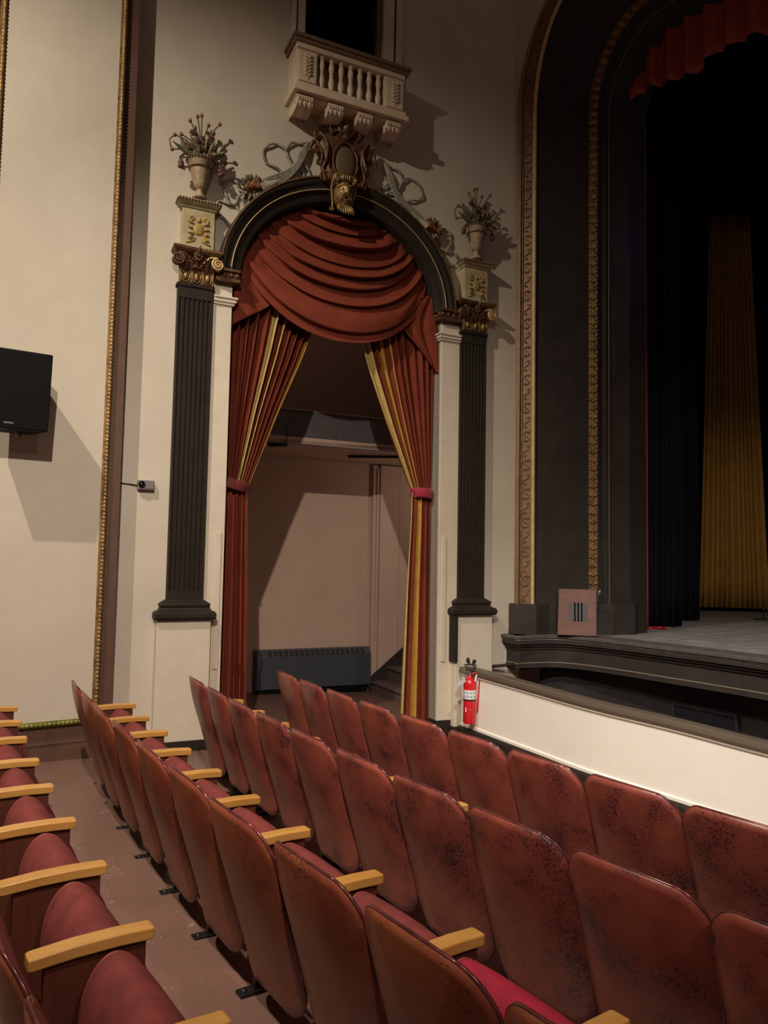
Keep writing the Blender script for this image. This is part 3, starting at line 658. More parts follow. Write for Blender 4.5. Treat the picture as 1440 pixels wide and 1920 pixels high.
drape('lower_drape', [(2.6, 2.735), (0, 2.75)], [(2.6, 2.50), (2.3, 2.49), (1.5, 2.45), (0, 2.40)], [(2.6, .018), (2.2, .03), (0, .045)], 4, -.15, 2.6, .0,
      [(.46, .68, 1), (.93, 1.01, 2)], [RUST, CGOLD, CGOLD2], cr, 2., NU=100)
mb = MB(); mb.tube([(2.78, .20, 2.56), (2.72, .07, 2.565), (2.62, .07, 2.575), (2.53, .09, 2.575), (2.50, .14, 2.57), (2.52, .20, 2.57)], [(.055, .009)]*6, 8, flat=(0, -1, 0)); mb.build('tieback', MAGENTA, cr, ARCH)

sw = thing('swag_valance', 'draped rust velvet swag with two tails hanging under the arch', 'valance', ARCH, (1.56, -.05, 5))
mb = MB(); P = []; NV, NU = 150, 60
for j in range(NV+1):
    v = j/NV
    aL = lerp(PI*.60, PI*.925, v**.9); aR = lerp(PI*.40, PI*.085, v**.9)
    Lx, Lz = CX+1.13*math.cos(aL), CH+1.0*math.sin(aL); Rx, Rz = CX+1.13*math.cos(aR), CH+1.0*math.sin(aR)
    if v > .9: Rz -= (v-.9)*.9; Rx -= (v-.9)*.3
    sag = .05+.66*v**1.05; row = []
    NF = 8.6; ph = (v**.9*NF+.25*math.sin(v*11)) % 1
    saw = (ph**1.25) if ph < .9 else (1-(ph-.9)/.10)*(.9**1.25)
    for i in range(NU+1):
        u = i/NU; g = (4*u*(1-u)); um = u-.03*math.sin(2*PI*u)+.02*math.sin(v*17)*g
        sg = sag*(g**.93)
        x = lerp(Lx, Rx, um); z = lerp(Lz, Rz, um)-sg
        env = .25+.75*g**.6
        bill = .17*g*(.4+.6*v)
        d = -.10+bill+(saw*(.10+.05*math.sin(v*23+u*2)))*env+.012*math.sin(u*27+v*34)*(1-g)
        row.append((x, -d, z-.045*saw*g))
    P.append(row)
mb.grid(P, True); mb.build('swag', RUST, sw, ARCH, solid=.004)
def tail(name, A, B, folds, amp, d0, taper=0):
    mb = MB(); P = []; n = 40; m = 40
    A = smooth([(a[0], 0, a[1]) for a in A], 12); B = smooth([(a[0], 0, a[1]) for a in B], 12)
    def at(C, t): k = t*(len(C)-1); i = min(int(k), len(C)-2); return C[i].lerp(C[i+1], k-i)
    for j in range(n+1):
        v = j/n; a, b = at(A, v), at(B, v); row = []
        for i in range(m+1):
            u = i/m; p = a.lerp(b, u); ph = 2*PI*folds*u
            row.append((p.x, -(d0+amp*(.4+.6*v)*(math.sin(ph)+.3*math.sin(2.1*ph+1))), p.z))
        P.append(row)
    mb.grid(P, True); return mb.build(name, RUST, sw, ARCH, solid=.004)
tail('left_tail', [(.44, 4.95), (.40, 4.6), (.385, 4.15)], [(.62, 4.98), (.80, 4.72), (1.00, 4.56)], 1.6, .022, -.05)
tail('right_tail', [(2.70, 4.85), (2.745, 4.4), (2.76, 3.93)], [(2.55, 4.80), (2.20, 4.55), (2.62, 4.08)], 2.4, .022, -.04)
mb = MB(); mb.prism([ell(1.15, 1.02, PI-PI*i/30) for i in range(2, 29)]+[(2.3, 4.75), (1.9, 5.05), (1.2, 5.05), (.8, 4.75)], -.235, -.22); mb.build('backing_cloth', RUSTD, sw, ARCH)  # deeper rust colour stands in for the shadow between arch and swag

# ------------------------------------------------------------------ niche (box lobby) behind the arch
mb = MB(); mb.box(-.3, 5.2, -3.25, -3.05, -.6, 3.40)
mb.box(3.30, 3.40, -3.05, -2.98, -.6, 3.25); mb.box(3.40, 3.72, -3.05, -2.93, -.6, 3.25); mb.box(3.735, 5.2, -3.05, -2.95, -.6, 3.25)
struct('wall_niche_back', mb, NICHE, ARCH)
mb = MB(); mb.box(-.3, -.1, -3.05, -.25, -.6, 6.6); struct('wall_niche_left', mb, NICHE, ARCH)
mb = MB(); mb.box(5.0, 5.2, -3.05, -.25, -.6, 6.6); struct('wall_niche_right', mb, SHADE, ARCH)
mb = MB(); mb.box(-.3, 5.2, -3.3, -1.6, 3.27, 3.34); mb.build('ceiling_low', NICHE, None, ARCH); tag(bpy.data.objects['ceiling_low'], kind='structure'); bpy.data.objects['ceiling_low'].name = 'ceiling_niche_lower'
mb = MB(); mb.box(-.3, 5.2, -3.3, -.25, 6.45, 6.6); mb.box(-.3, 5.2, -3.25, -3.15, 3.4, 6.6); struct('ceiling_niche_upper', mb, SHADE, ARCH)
bm_ = thing('soffit_beam', 'grey steel fascia beam across the upper niche behind the curtains', 'beam', ARCH, (2.2, -1.6, 3.3))
mb = MB(); mb.box(-.1, 5.0, -1.72, -1.6, 3.27, 3.68); mb.build('fascia', STEEL, bm_, ARCH)
mb = MB(); mb.box(-.1, 5.0, -1.73, -1.585, 3.255, 3.275); mb.box(-.1, 5.0, -1.73, -1.59, 3.68, 3.69); mb.build('edge_trim', mat('pale_edge', (.35, .28, .24), .5), bm_, ARCH)
mb = MB(); mb.tube([(2.55, 2.2, 3.235), (3.35, 1.75, 3.235)], .022, 8); tag(mb.build('ceiling_track', BLACKM, None, ARCH), 'black track under the low niche ceiling', 'track')
mb = MB(); mb.tube([(1.26, 1.66, 3.22), (1.46, 1.52, 3.22)], .028, 8); mb.tube([(1.46, 1.55, 3.22), (1.46, 1.55, 3.50)], .006, 6); tag(mb.build('fascia_bracket', BLACKM, None, ARCH), 'small black bracket at the left end of the grey fascia', 'bracket')
# radiator
rd = thing('radiator', 'slate blue convector radiator with slotted top against the niche wall', 'radiator', ARCH, (2.4, -2.95, -.05))
mb = MB(); mb.add([], []); sec = [(-3.04, -.02), (-2.86, -.02), (-2.86, .44), (-2.93, .52), (-3.04, .52)]
vs = [(x, -d, h) for x in (1.52, 3.26) for d, h in sec]; mb.add(vs, [(0, 1, 2, 3, 4), (9, 8, 7, 6, 5)]+[(i, i+5, (i+1) % 5+5, (i+1) % 5) for i in range(5)]); mb.build('casing', RADI, rd, ARCH, bevel=.01)
mb = MB()
for i in range(19):
    x = 1.70+.078*i; mb.add([(x, 2.857, .435), (x+.05, 2.857, .435), (x+.05, 2.915, .505), (x, 2.915, .505)], [(0, 1, 2, 3)])
mb.build('slots', mat('slot_dark', (.02, .018, .02), .7), rd, ARCH, solid=.004)
mb = MB(); mb.box(1.55, 3.22, -3.0, -2.9, -.1, -.02); mb.build('plinth', BLACK, rd, ARCH)
mb = MB(); mb.tube([(1.58, 2.852, .48), (1.60, 2.852, .36), (1.575, 2.852, .2), (1.585, 2.852, .0)], .007, 6); tag(mb.build('hanging_cable', BLACKM, None, ARCH), 'thin black cable hanging down over the left end of the radiator', 'cable')
# stairs
stt = thing('staircase', 'dark painted stair climbing right behind the right curtain', 'stairs', ARCH, (3.6, -2.4, -.1))
for i in range(7):
    mb = MB(); x = 3.30+.26*i; mb.box(x, 5.0, -2.92, -1.75, -.3 if i == 0 else .0+.2*i-.22, .02+.2*i); mb.box(x-.025, x+.3, -2.92, -1.73, -.01+.2*i, .025+.2*i); mb.build('step', STEPM, stt, ARCH, bevel=.004)
mb = MB(); mb.add([(x, y, h) for y in (2.925, 2.90) for x, h in ((3.20, .0), (3.28, .08), (4.98, 1.42), (4.98, 1.10), (3.3, -.15))], [(0, 1, 2, 3, 4), (9, 8, 7, 6, 5)]+[(i, i+5, (i+1) % 5+5, (i+1) % 5) for i in range(5)]); mb.build('stringer', DARK2, stt, ARCH)
mb = MB(); mb.box(3.355, 3.395, -2.98, -2.955, .62, 3.2); tag(mb.build('raceway_strip', NICHE, None, ARCH), 'thin vertical conduit on the niche corner above the radiator', 'cable cover')

# ------------------------------------------------------------------ proscenium
def arcpath(P, Hs, rx, rz, L, n=18):              # points along a proscenium edge; P world xy, arch top runs along PB
    P = Vector((P[0], P[1], 0)); pts = []
    for i in range(20): pts.append(P+Vector((0, 0, lerp(.98+.0, Hs, i/19))))
    for i in range(1, n+1): a = PI/2*i/n; pts.append(P+PB*(rx*(1-math.cos(a)))+Vector((0, 0, Hs+rz*math.sin(a))))
    for i in range(1, 6): pts.append(P+PB*(rx+L*i/5)+Vector((0, 0, Hs+rz)))
    return pts
def strip(mb, A, B, smoothf=False): mb.grid([[a, b] for a, b in zip(A, B)], smoothf)
K = {}
K[0] = arcpath((1.547, 8.802), 7.25, 1.0, 1.46, 3)
K['0b'] = [p+Vector((-.02, -.06, 0)) for p in arcpath((1.56, 8.797), 7.25, .99, 1.455, 3)]
K['0c'] = [p+Vector((-.02, -.06, 0)) for p in arcpath((1.60, 8.785), 7.24, .95, 1.45, 3)]
K[1] = arcpath((1.61, 8.775), 7.24, .93, 1.445, 3)
K[2] = arcpath((1.725, 8.735), 7.21, .78, 1.43, 3)
K[3] = arcpath((1.775, 8.72), 7.20, .72, 1.42, 3)
K[4] = arcpath((2.45, 8.92), 7.35, .82, 1.12, 3)
K[5] = arcpath((2.55, 8.885), 7.35, .78, 1.04, 3)
K[6] = arcpath((2.70, 8.94), 7.35, .78, .98, 3)
K[7] = arcpath((2.985, 9.04), 7.35, .70, .90, 3)
pf = thing('proscenium_frame', 'tall proscenium surround of gold mouldings and dark coves beside the stage', 'proscenium', WORLD, (1.6, -8.8, .98))
mb = MB(); strip(mb, K[0], K['0b']); strip(mb, K['0b'], K['0c']); strip(mb, K['0c'], K[1]); mb.build('outer_moulding', PGOLD, pf)
mb = MB(); strip(mb, K[1], K[2]); gb = mb.build('patterned_band', PGOLD, pf)
mb = MB(); mb.tube([(a+b)/2+Vector((-.01, -.03, 0)) for a, b in zip(K[2], K[3])], [(.028, .022)]*len(K[2]), 8); mb.build('gold_bead', GOLDB, pf)
mb = MB(); mb.tube([p+Vector((0, -.015, 0)) for p in K[1]], .010, 6); mb.build('thin_bead', GOLD, pf)
mb = MB()
def onpath(A, B, s):                               # arclength along mid path
    M_ = [(a+b)/2 for a, b in zip(A, B)]; k = 0
    while k < len(M_)-2 and s > (M_[k+1]-M_[k]).length: s -= (M_[k+1]-M_[k]).length; k += 1
    t = (M_[k+1]-M_[k]).normalized(); return M_[k]+t*s, t, (B[k]-A[k]).normalized()
i = 0
while True:
    s = .45+.17*i
    if s > 8.2: break
    p, t, w = onpath(K[1], K[2], s); nn = t.cross(w).normalized()
    if nn.y > 0: nn = -nn
    q = [p+nn*.008+w*(.030*math.sin(a*1.0))*(1 if i % 2 else -1)+t*(.06*(a/PI-1)) for a in [x*PI/6 for x in range(13)]]
    mb.tube(q, .007, 5)
    for sg in (-1, 1):
        c = p+t*.05*sg+w*.02*sg
        mb.tube([c+nn*.008+w*.018*(1-a/9)*math.cos(a)+t*.018*(1-a/9)*math.sin(a)*sg for a in [x*.8 for x in range(9)]], .006, 5)
    i += 1
mb.build('scroll_relief', mat('brown_gold_relief', (.30, .19, .09), .45, .3, col2=(.17, .10, .05), scale=14), gb)
mb = MB(); strip(mb, K[3], K[4]); mb.build('dark_cove', DARK2, pf)
mb = MB(); strip(mb, K[4], K[5]); lf = mb.build('leaf_band', GOLDD, pf)
mb = MB(); i = 0
while True:
    s = .42+.105*i
    if s > 9.2: break
    p, t, w = onpath(K[4], K[5], s); nn = t.cross(w).normalized()
    if nn.y > 0: nn = -nn
    for a in (-1.15, -.6, 0, .6, 1.15):
        d = t*math.cos(a)+w*math.sin(a); mb.leaf(p-t*.045+nn*.004, p-t*.045+d*(.088-.016*abs(a))+nn*.010, .0135, nn, .012, .0, 4, 0)
    mb.blob(p-t*.045+nn*.012, .013, 6, 4)
    i += 1
    if i > 95: break
mb.build('palmettes', GOLD, lf)
mb = MB(); strip(mb, K[5], [p+Vector((.01, .03, 0)) for p in K[5]]); q5 = [p+Vector((.01, .03, 0)) for p in K[5]]
def mid(A, B, t, off=(0, 0, 0)): return [a.lerp(b, t)+Vector(off) for a, b in zip(A, B)]
prev = q5
for t, o in ((.2, 0), (.22, .02), (.45, .02), (.5, -.02), (.75, -.02), (.8, 0), (1, 0)):
    nx = mid(q5, K[6], t, (-o*.3, o, 0)); strip(mb, prev, nx); prev = nx
mb.build('stepped_moulding', DARK2, pf)
mb = MB(); mb.tube([p+Vector((0, -.01, 0)) for p in K[6]], .007, 6); mb.build('thin_gilt_line', mat('dull_gilt_line', (.16, .11, .07), .5), pf)
mb = MB(); strip(mb, K[6], K[7]); strip(mb, K[7], [p+PM*.35 for p in K[7]]); mb.build('inner_reveal', DARK2, pf)
# base blocks
def block(pts, h0, h1, name, par, m=DARK2):
    mb = MB(); mb.slab(pts, h0, h1); return mb.build(name, m, par, bevel=.006)
off = lambda x, y, d=(-.03, -.07): (x+d[0], y+d[1])
block([off(1.50, 8.80), off(1.80, 8.70), off(1.95, 8.80, (0, -.03)), off(2.47, 8.92, (.02, -.03)), off(2.72, 8.90, (0, -.05)), off(2.99, 9.02, (.03, -.05)), (3.2, 9.3), (2.4, 9.35), (1.6, 9.0)], .95, 1.335, 'base_block', pf)
# proscenium wall mass behind the mouldings (blocks light), above and side
mb = MB()
A = [p+PM*.12 for p in K[0]]; B = [p+PM*.15 for p in K[7]]
strip(mb, A, B); mb.build('core_backing', BLACK, pf)
mb = MB()   # wall beyond outer frame above stage
O2 = [p+Vector((.0, .0, 0)) for p in K[0]]
T = [Vector((p.x, p.y, 11)) if k > 19 else None for k, p in enumerate(O2)]
row1 = O2[19:]; row2 = [Vector((p.x, p.y, 11)) for p in row1]; mb.grid([[a, b] for a, b in zip(row1, row2)], False)
struct('wall_proscenium', mb, CREAM, solid=.02)

# stage floor, apron
LP = [(1.30, 8.92), (1.52, 8.50), (1.80, 8.62), (2.06, 8.66), (2.31, 8.47), (2.60, 8.10), (2.88, 7.68), (3.20, 7.20), (3.52, 6.65), (3.85, 6.05), (4.2, 5.4)]
LPs = [Vector((x, y, 0)) for x, y in LP[:2]]+smooth([(x, y, 0) for x, y in LP[1:]], 5)[1:]
mb = MB(); poly = [(p.x, p.y) for p in LPs]+[(9.5, 6), (10.5, 12), (8, 16.5), (3.0, 16.5), (2.2, 9.6)]
mb.slab(poly, .93, .978); sf = struct('floor_stage', mb, STAGEF)
ap = thing('stage_apron', 'dark moulded front edge of the stage curving over the orchestra pit', 'stage front', WORLD, (2.3, -8.4, .6))
def sweep(path, prof, close=False):               # prof (out, h): out = towards audience
    mb = MB(); rows = []
    for i, p in enumerate(path):
        a = path[max(i-1, 0)]; b = path[min(i+1, len(path)-1)]; t = (b-a).normalized(); n = Vector((t.y, -t.x, 0)); 
        if n.dot(Vector((-.8, -.6, 0))) < 0: n = -n
        rows.append([p+n*o+Vector((0, 0, h)) for o, h in prof])
    mb.grid(rows, False); return mb
sweep(LPs, [(-.30, .985), (.0, .985), (.02, .975), (.02, .95), (.0, .94), (-.01, .925)]).build('nosing', mat('worn_nosing', (.11, .095, .085), .5, col2=(.07, .06, .055), scale=8), ap)
sweep(LPs, [(-.01, .93), (.005, .915), (.005, .885), (-.02, .875), (-.02, .855), (-.045, .84), (-.045, .82)]).build('upper_moulding', DARK2, ap)
sweep(LPs, [(-.045, .825), (-.06, .815), (-.06, .665), (-.05, .66), (-.05, .61), (-.08, .60), (-.40, .60)]).build('fascia', DARK2, ap)
sweep(LPs, [(-.055, .672), (-.048, .668), (-.048, .662), (-.055, .658)]).build('bead_line', mat('gilt_thin', (.2, .16, .12), .5), ap)
BK = [Vector((1.9, 9.05, 0)), Vector((2.4, 8.80, 0)), Vector((2.9, 8.25, 0)), Vector((3.4, 7.55, 0)), Vector((4.2, 6.2, 0)), Vector((4.6, 5.2, 0))]
mb = sweep(smooth(BK, 5), [(0, .62), (0, -.9)]); struct('wall_pit', mb, mat('pit_wall_paint', (.018, .015, .018), .7), solid=.03)
mb = MB(); mb.slab([(1.0, 8.9), (2.0, 9.3), (5.2, 5.4), (3.2, 4.6)], -.95, -.9); struct('floor_pit', mb, BLACK)
gv = thing('vent_grille', 'black slatted vent grille in the wall beneath the stage', 'vent', WORLD, (3.2, -7.8, .1))
a = Vector((3.10, 7.94, 0)); b = Vector((3.50, 7.35, 0)); t = (b-a).normalized(); n = Vector((t.y, -t.x, 0)); n = n if n.x < 0 else -n
def onw(u, o, h): return a.lerp(b, u)+n*o+Vector((0, 0, h))
mb = MB()
for h0, h1, u0_, u1_ in ((.205, .22, 0, 1), (.36, .375, 0, 1), (.22, .36, 0, .03), (.22, .36, .97, 1)):
    vs = [onw(u, o, h) for u in (u0_, u1_) for o in (.03, .075) for h in (h0, h1)]; mb.add(vs, [(0, 1, 3, 2), (4, 6, 7, 5), (0, 4, 5, 1), (2, 3, 7, 6), (0, 2, 6, 4), (1, 5, 7, 3)])
mb.build('frame', mat('vent_black', (.02, .02, .025), .5), gv)
mb = MB()
for i in range(9):
    h = .224+.0155*i; vs = [onw(0, .035, h+.010), onw(1, .035, h+.010), onw(1, .07, h), onw(0, .07, h)]; mb.add(vs, [(0, 1, 2, 3)])
mb.build('slats', mat('vent_slat', (.025, .025, .03), .45), gv, solid=.004)

# pit rail
def rayxy(px, py, depth):
    d = fw+(px-720)/1400*rt-(py-960)/1400*up; return d*(depth/d.y)
RP = []
for px, py, dp in ((866, 1260, 8.32), (894, 1267, 8.05), (1000, 1297, 7.36), (1111, 1328, 6.75), (1270, 1366, 6.13), (1440, 1410, 5.64), (1700, 1470, 5.05)):
    v = rayxy(px, py, dp); RP.append(Vector((v.x, v.y, v.z+EYE)))
RPs = smooth(RP, 4)
def rsweep(prof):
    mb = MB(); rows = []
    for i, p in enumerate(RPs):
        a_, b_ = RPs[max(i-1, 0)], RPs[min(i+1, len(RPs)-1)]; t = Vector((b_.x-a_.x, b_.y-a_.y, 0)).normalized(); n = Vector((t.y, -t.x, 0)); n = n if n.x < 0 else -n
        rows.append([p+n*o+Vector((0, 0, h)) for o, h in prof])
    mb.grid(rows, False)
    k = len(prof); mb.add(rows[0], [tuple(range(k))]); mb.add(rows[-1], [tuple(range(k))]); return mb
rl = thing('orchestra_rail', 'long white panelled orchestra pit rail with dark cap behind the front row', 'rail', WORLD, (1.6, -7.2, 0))
rsweep([(0, -.58), (0, .0), (-.10, .0), (-.10, -.58)]).build('panel', RAILW, rl)
rsweep([(.03, .0), (.035, .02), (.03, .05), (.0, .06), (-.11, .06), (-.13, .05), (-.13, .0)]).build('cap', mat('rail_cap_brown', (.105, .085, .062), .4), rl)
rsweep([(.012, -.03), (.016, -.015), (.012, .0), (0, 0), (0, -.03)]).build('top_bead', RAILW, rl)
rsweep([(.016, -.575), (.016, -.55), (0, -.54), (0, -.575)]).build('bottom_bead', RAILW, rl)
rsweep([(.05, -1.2), (.05, -.60), (.035, -.575), (-.1, -.575), (-.1, -1.2)]).build('base', DARK, rl)

# pipe between pedestal and stage
mb = MB(); mb.tube([ARCH.w(3.42, .05, .62), Vector((1.62, 8.62, .66))], .018, 8); tag(mb.build('grey_pipe', DARK), 'short dark pipe from the right pedestal to the stage front', 'pipe')

# ------------------------------------------------------------------ stage drapery
def drop(name, label, cat, A, B, h0, h1, folds, amp, m, taper=0., scal=None, group=None, NU=None):
    A = Vector((A[0], A[1], 0)); B = Vector((B[0], B[1], 0)); t = (B-A).normalized(); n = Vector((t.y, -t.x, 0)); L = (B-A).length
    mb = MB(); P = []; NU = NU or folds*10; NV = 14
    for j in range(NV+1):
        v = j/NV; row = []
        for i in range(NU+1):
            u = i/NU; hb = h0+(scal(u) if scal else 0); h = lerp(h1, hb, v); c = (u-.5)*(1-taper*(1-v))+.5
            ph = 2*PI*folds*u+.8*math.sin(7*u)
            p = A+t*L*c+n*amp*(math.sin(ph)+.3*math.sin(2.2*ph+.7))*(.6+.4*v); row.append((p.x, p.y, h))
        P.append(row)
    mb.grid(P, True); return tag(mb.build(name, m, None, solid=.004), label, cat, group)
p0 = Vector((2.45, 8.92, 0))+PM*.5
def pp(t_, m_=0): q = Vector((2.45, 8.92, 0))+PB*t_+PM*m_; return (q.x, q.y)
tv = drop('stage_valance', 'dark red scalloped velvet valance at the top of the stage opening', 'valance', pp(.25, .5), pp(4.0, .5), 7.60, 9.4, 15, .05, VALR, scal=lambda u: .05*abs(math.sin(u*PI*8.5))-.02+.05*math.sin(u*23))
drop('tormentor_curtain', 'narrow dark red curtain edge right behind the inner stage jamb', 'curtain', (3.30, 9.62), (3.42, 9.66), 1.0, 9.0, 2, .02, VALR)
drop('leg_curtain', 'black leg curtain hanging just inside the stage opening', 'curtain', (3.32, 10.25), (4.05, 10.18), 1.0, 9.3, 5, .05, mat('black_velvet_leg', (.010, .010, .018), .9, spec=.1), group='black stage legs')
drop('leg_curtain', 'black leg curtain hanging deeper behind the first black leg', 'curtain', (3.9, 11.4), (4.78, 11.35), 1.0, 9.3, 5, .05, MATS['black_velvet_leg'], group='black stage legs')
drop('stage_curtain', 'gold pleated curtain hanging at the back of the stage', 'curtain', (5.92, 14.05), (7.18, 13.93), 1.05, 8.6, 13, .06, STAGEY, taper=.42)
mb = MB(); mb.slab([(2.9, 9.15), (3.0, 16.6), (3.1, 16.6), (3.05, 9.15)], .9, 11); struct('wall_stage_left', mb, BLACK)
mb = MB(); mb.slab([(3.0, 16.2), (14, 14.5), (14, 14.7), (3.0, 16.4)], .9, 11); struct('wall_stage_back', mb, BLACK)
mb = MB(); mb.slab([(9.5, 4.0), (9.7, 4.0), (14, 14.6), (13.8, 14.6)], .9, 11); struct('wall_stage_right', mb, BLACK)
mb = MB(); mb.slab([(1.5, 8.9), (5.2, 4.2), (14, 4), (14, 17), (2, 17)], 10.0, 10.1); struct('ceiling_stage', mb, BLACK)
mb = MB(); mb.tube(smooth([(3.42, 9.95, .99), (3.5, 9.8, .992), (3.62, 9.9, .992), (3.68, 9.72, .992)], 5), .014, 6); mb.blob((3.62, 9.8, 1.0), (.05, .04, .018), 8, 5); tag(mb.build('red_cable', REDM), 'small coil of red cable on the stage floor by the black curtain', 'cable')
mb = MB()
v = rayxy(1432, 1158, 11.5); mb.box(v.x-.15, v.x+.2, -v.y, -v.y+.04, 1.0, 1.03); mb.tube([(v.x, v.y, 1.0), (v.x, v.y, 1.25)], .01, 6); tag(mb.build('stand_foot', BLACKM), 'black stand base on the stage floor near the right edge', 'stand')

# wedge monitor
mn = thing('wedge_monitor', 'scuffed brown plywood wedge speaker standing on the stage corner', 'speaker', WORLD, (2.24, -8.62, .985), rz=R(-16))
MF = Fr(2.24, 8.62, -16, .985)
w = .22
mb = MB(); vs = [(x, y, h) for x in (-w, w) for y, h in ((-.08, 0), (.14, 0), (.11, .5), (.02, .535))]
mb.add(vs, [(0, 1, 2, 3), (7, 6, 5, 4), (0, 4, 5, 1), (1, 5, 6, 2), (2, 6, 7, 3), (3, 7, 4, 0)]); mb.build('cabinet', mat('monitor_black', (.02, .02, .025), .5), mn, MF, bevel=.008)
def mf_(x, h, o=0): return (x, -.08+.10*h/.535-o, h+.001)
mb = MB(); q = [mf_(-w+.0, .01, .006), mf_(w-.012, .01, .006), mf_(w-.012, .53, .006), mf_(-w+.012, .53, .006)]; q2 = [(a_, b_-.012, c_) for a_, b_, c_ in q]
mb.add(q+q2, [(0, 1, 2, 3), (7, 6, 5, 4), (0, 4, 5, 1), (1, 5, 6, 2), (2, 6, 7, 3), (3, 7, 4, 0)]); fp = mb.build('front_panel', MONW, mn, MF, bevel=.004)
mb = MB(); mb.add([mf_(x, h, .0195) for x, h in ((-.09, .175), (.11, .175), (.115, .19), (.115, .36), (.10, .375), (-.08, .375), (-.095, .36), (-.095, .19))], [tuple(range(8))]); mb.build('grille', mat('grille_grey', (.06, .058, .06), .6), fp, MF, solid=.006)
mb = MB()
for x in (-.035, .003, .041): mb.add([mf_(x, .17, .024), mf_(x+.017, .17, .024), mf_(x+.015, .378, .024), mf_(x-.002, .378, .024)], [(0, 1, 2, 3)])
mb.build('grille_slots', BLACK, fp, MF, solid=.004)
mb = MB(); mb.tube([(w+.0, .04, .45), (w+.03, .05, .52), (w+.05, .06, .48)], .012, 6); mb.build('corner_clip', GREYP, mn, MF)

# ------------------------------------------------------------------ wall speaker
SF = LEFT
sp = thing('wall_speaker', 'black loudspeaker cabinet mounted high on the cream left panel', 'speaker', LEFT, (-.85, .3, 2.8))
mb = MB(); xr, xl = -.655, -1.10
vs = []
for h, dt in ((2.80, -.05), (3.42, .03)):
    vs += [(xl, -(.47+dt), h), (xr, -(.47+dt), h), (xr-.08, -.14, h+.0), (xl+.08, -.14, h)]
mb.add(vs, [(3, 2, 1, 0), (4, 5, 6, 7), (0, 1, 5, 4), (1, 2, 6, 5), (2, 3, 7, 6), (3, 0, 4, 7)]); mb.build('cabinet', SPK, sp, LEFT, bevel=.01)
mb = MB(); mb.box(-.94, -.80, .0, .16, 3.0, 3.2); mb.build('wall_bracket', BLACKM, sp, LEFT)
mb = MB(); mb.box(-.985, -.915, .42, .428, 2.835, 2.85); mb.build('name_plate', mat('faint_grey_plate', (.10, .09, .09), .5), sp, LEFT)
mb = MB(); mb.tube(smooth([(-.89, -.3, 2.81), (-.86, -.25, 2.76), (-.82, -.15, 2.80)], 5), .006, 6); mb.build('cable', GREYP, sp, LEFT)

# wall sensor box with cord
sn = thing('wall_camera', 'small grey projector-like box with round lens on the wall beside the left pilaster', 'camera', ARCH, (-.40, .03, 2.47))
mb = MB(); mb.box(-.475, -.325, 0, .055, 2.425, 2.515); mb.build('body', GREYP, sn, ARCH, bevel=.006)
mb = MB(); mb.box(-.425, -.33, .055, .058, 2.437, 2.452); mb.build('bright_strip', CHROME, sn, ARCH)
mb = MB(); mb.lathe([(.0, .0), (.03, 0), (.03, .02), (.022, .022), (.018, .01), (0, .012)], (-.44, -.055, 2.475), 18, M=Matrix.Rotation(PI/2, 4, 'X').to_3x3()); ln = mb.build('lens_ring', BLACK, sn, ARCH)
mb = MB(); mb.blob((-.445, -.068, 2.48), (.008, .006, .010), 8, 5); mb.build('lens_glass', CHROME, ln, ARCH)
mb = MB(); mb.tube([(-.475, -.02, 2.465), (-.55, -.012, 2.475), (-.64, -.012, 2.48)], .005, 6); mb.build('cord', BLACKM, sn, ARCH)

# ------------------------------------------------------------------ fire extinguisher and clip lamp
v = rayxy(880, 1356, 8.02); ex = Vector((v.x, v.y, v.z+EYE))
fe = thing('fire_extinguisher', 'red fire extinguisher with white label hung at the end of the pit rail', 'fire extinguisher', WORLD, (ex.x, -ex.y, ex.z))
EF = Fr(ex.x, ex.y, 12, ex.z)
mb = MB(); mb.lathe([(0, .0), (.062, .0), (.068, .008), (.068, .40), (.064, .43), (.05, .46), (.028, .478), (.022, .485), (.022, .50), (0, .50)], (0, 0, 0), 26); cy = mb.build('cylinder', REDM, fe, EF)
mb = MB(); mb.lathe([(.069, .255), (.0695, .257), (.0695, .35), (.069, .352)], (0, 0, 0), 26, ang=PI*1.3, a0=-PI*1.15); lbp = mb.build('label', WHITEL, cy, EF)
mb = MB()
for k in range(10): 
    a_ = -PI*.95+PI*.9*(k % 5)/5; hh = .275+.04*(k//5); mb.lathe([(.0702, hh), (.0702, hh+.022)], (0, 0, 0), 3, ang=PI*.12, a0=a_)
mb.build('label_print', BLUEL, lbp, EF)
mb = MB(); mb.lathe([(.069, .24), (.0705, .245), (.0705, .255), (.069, .26)], (0, 0, 0), 26); mb.build('strap', BLACKM, cy, EF)
mb = MB(); a0_ = -PI*.72; pts_ = [(0, .13), (.022, .15), (0, .17), (-.022, .15)]; pts_ = [(.045, .15), (-.02, .125), (-.02, .175)]
mb.add([(.0715*math.cos(a0_+x/.07), .0715*math.sin(a0_+x/.07), h) for x, h in pts_], [(0, 1, 2)]); mb.build('triangle_sticker', WHITEL, cy, EF, solid=.001)
mb = MB(); mb.tube([(0, 0, .50), (0, 0, .535)], .018, 10); mb.box(-.09, .03, -.012, .012, .555, .565); mb.box(-.085, .02, -.012, .012, .53, .538); mb.blob((.03, -.015, .52), (.018, .014, .018), 8, 5); mb.build('valve_handle', CHROME, fe, EF)
mb = MB(); mb.tube(smooth([(.02, -.02, .53), (.075, -.03, .52), (.10, -.03, .44), (.095, -.02, .30), (.085, -.01, .12)], 6), .010, 8); mb.build('hose', REDM, fe, EF)
mb = MB(); mb.add([(-.16, -.03, .42), (-.07, -.03, .47), (-.05, -.03, .44), (-.14, -.03, .385)], [(0, 1, 2, 3)]); mb.build('paper_tag', mat('tag_blue', (.45, .52, .58), .6), fe, EF, solid=.002)
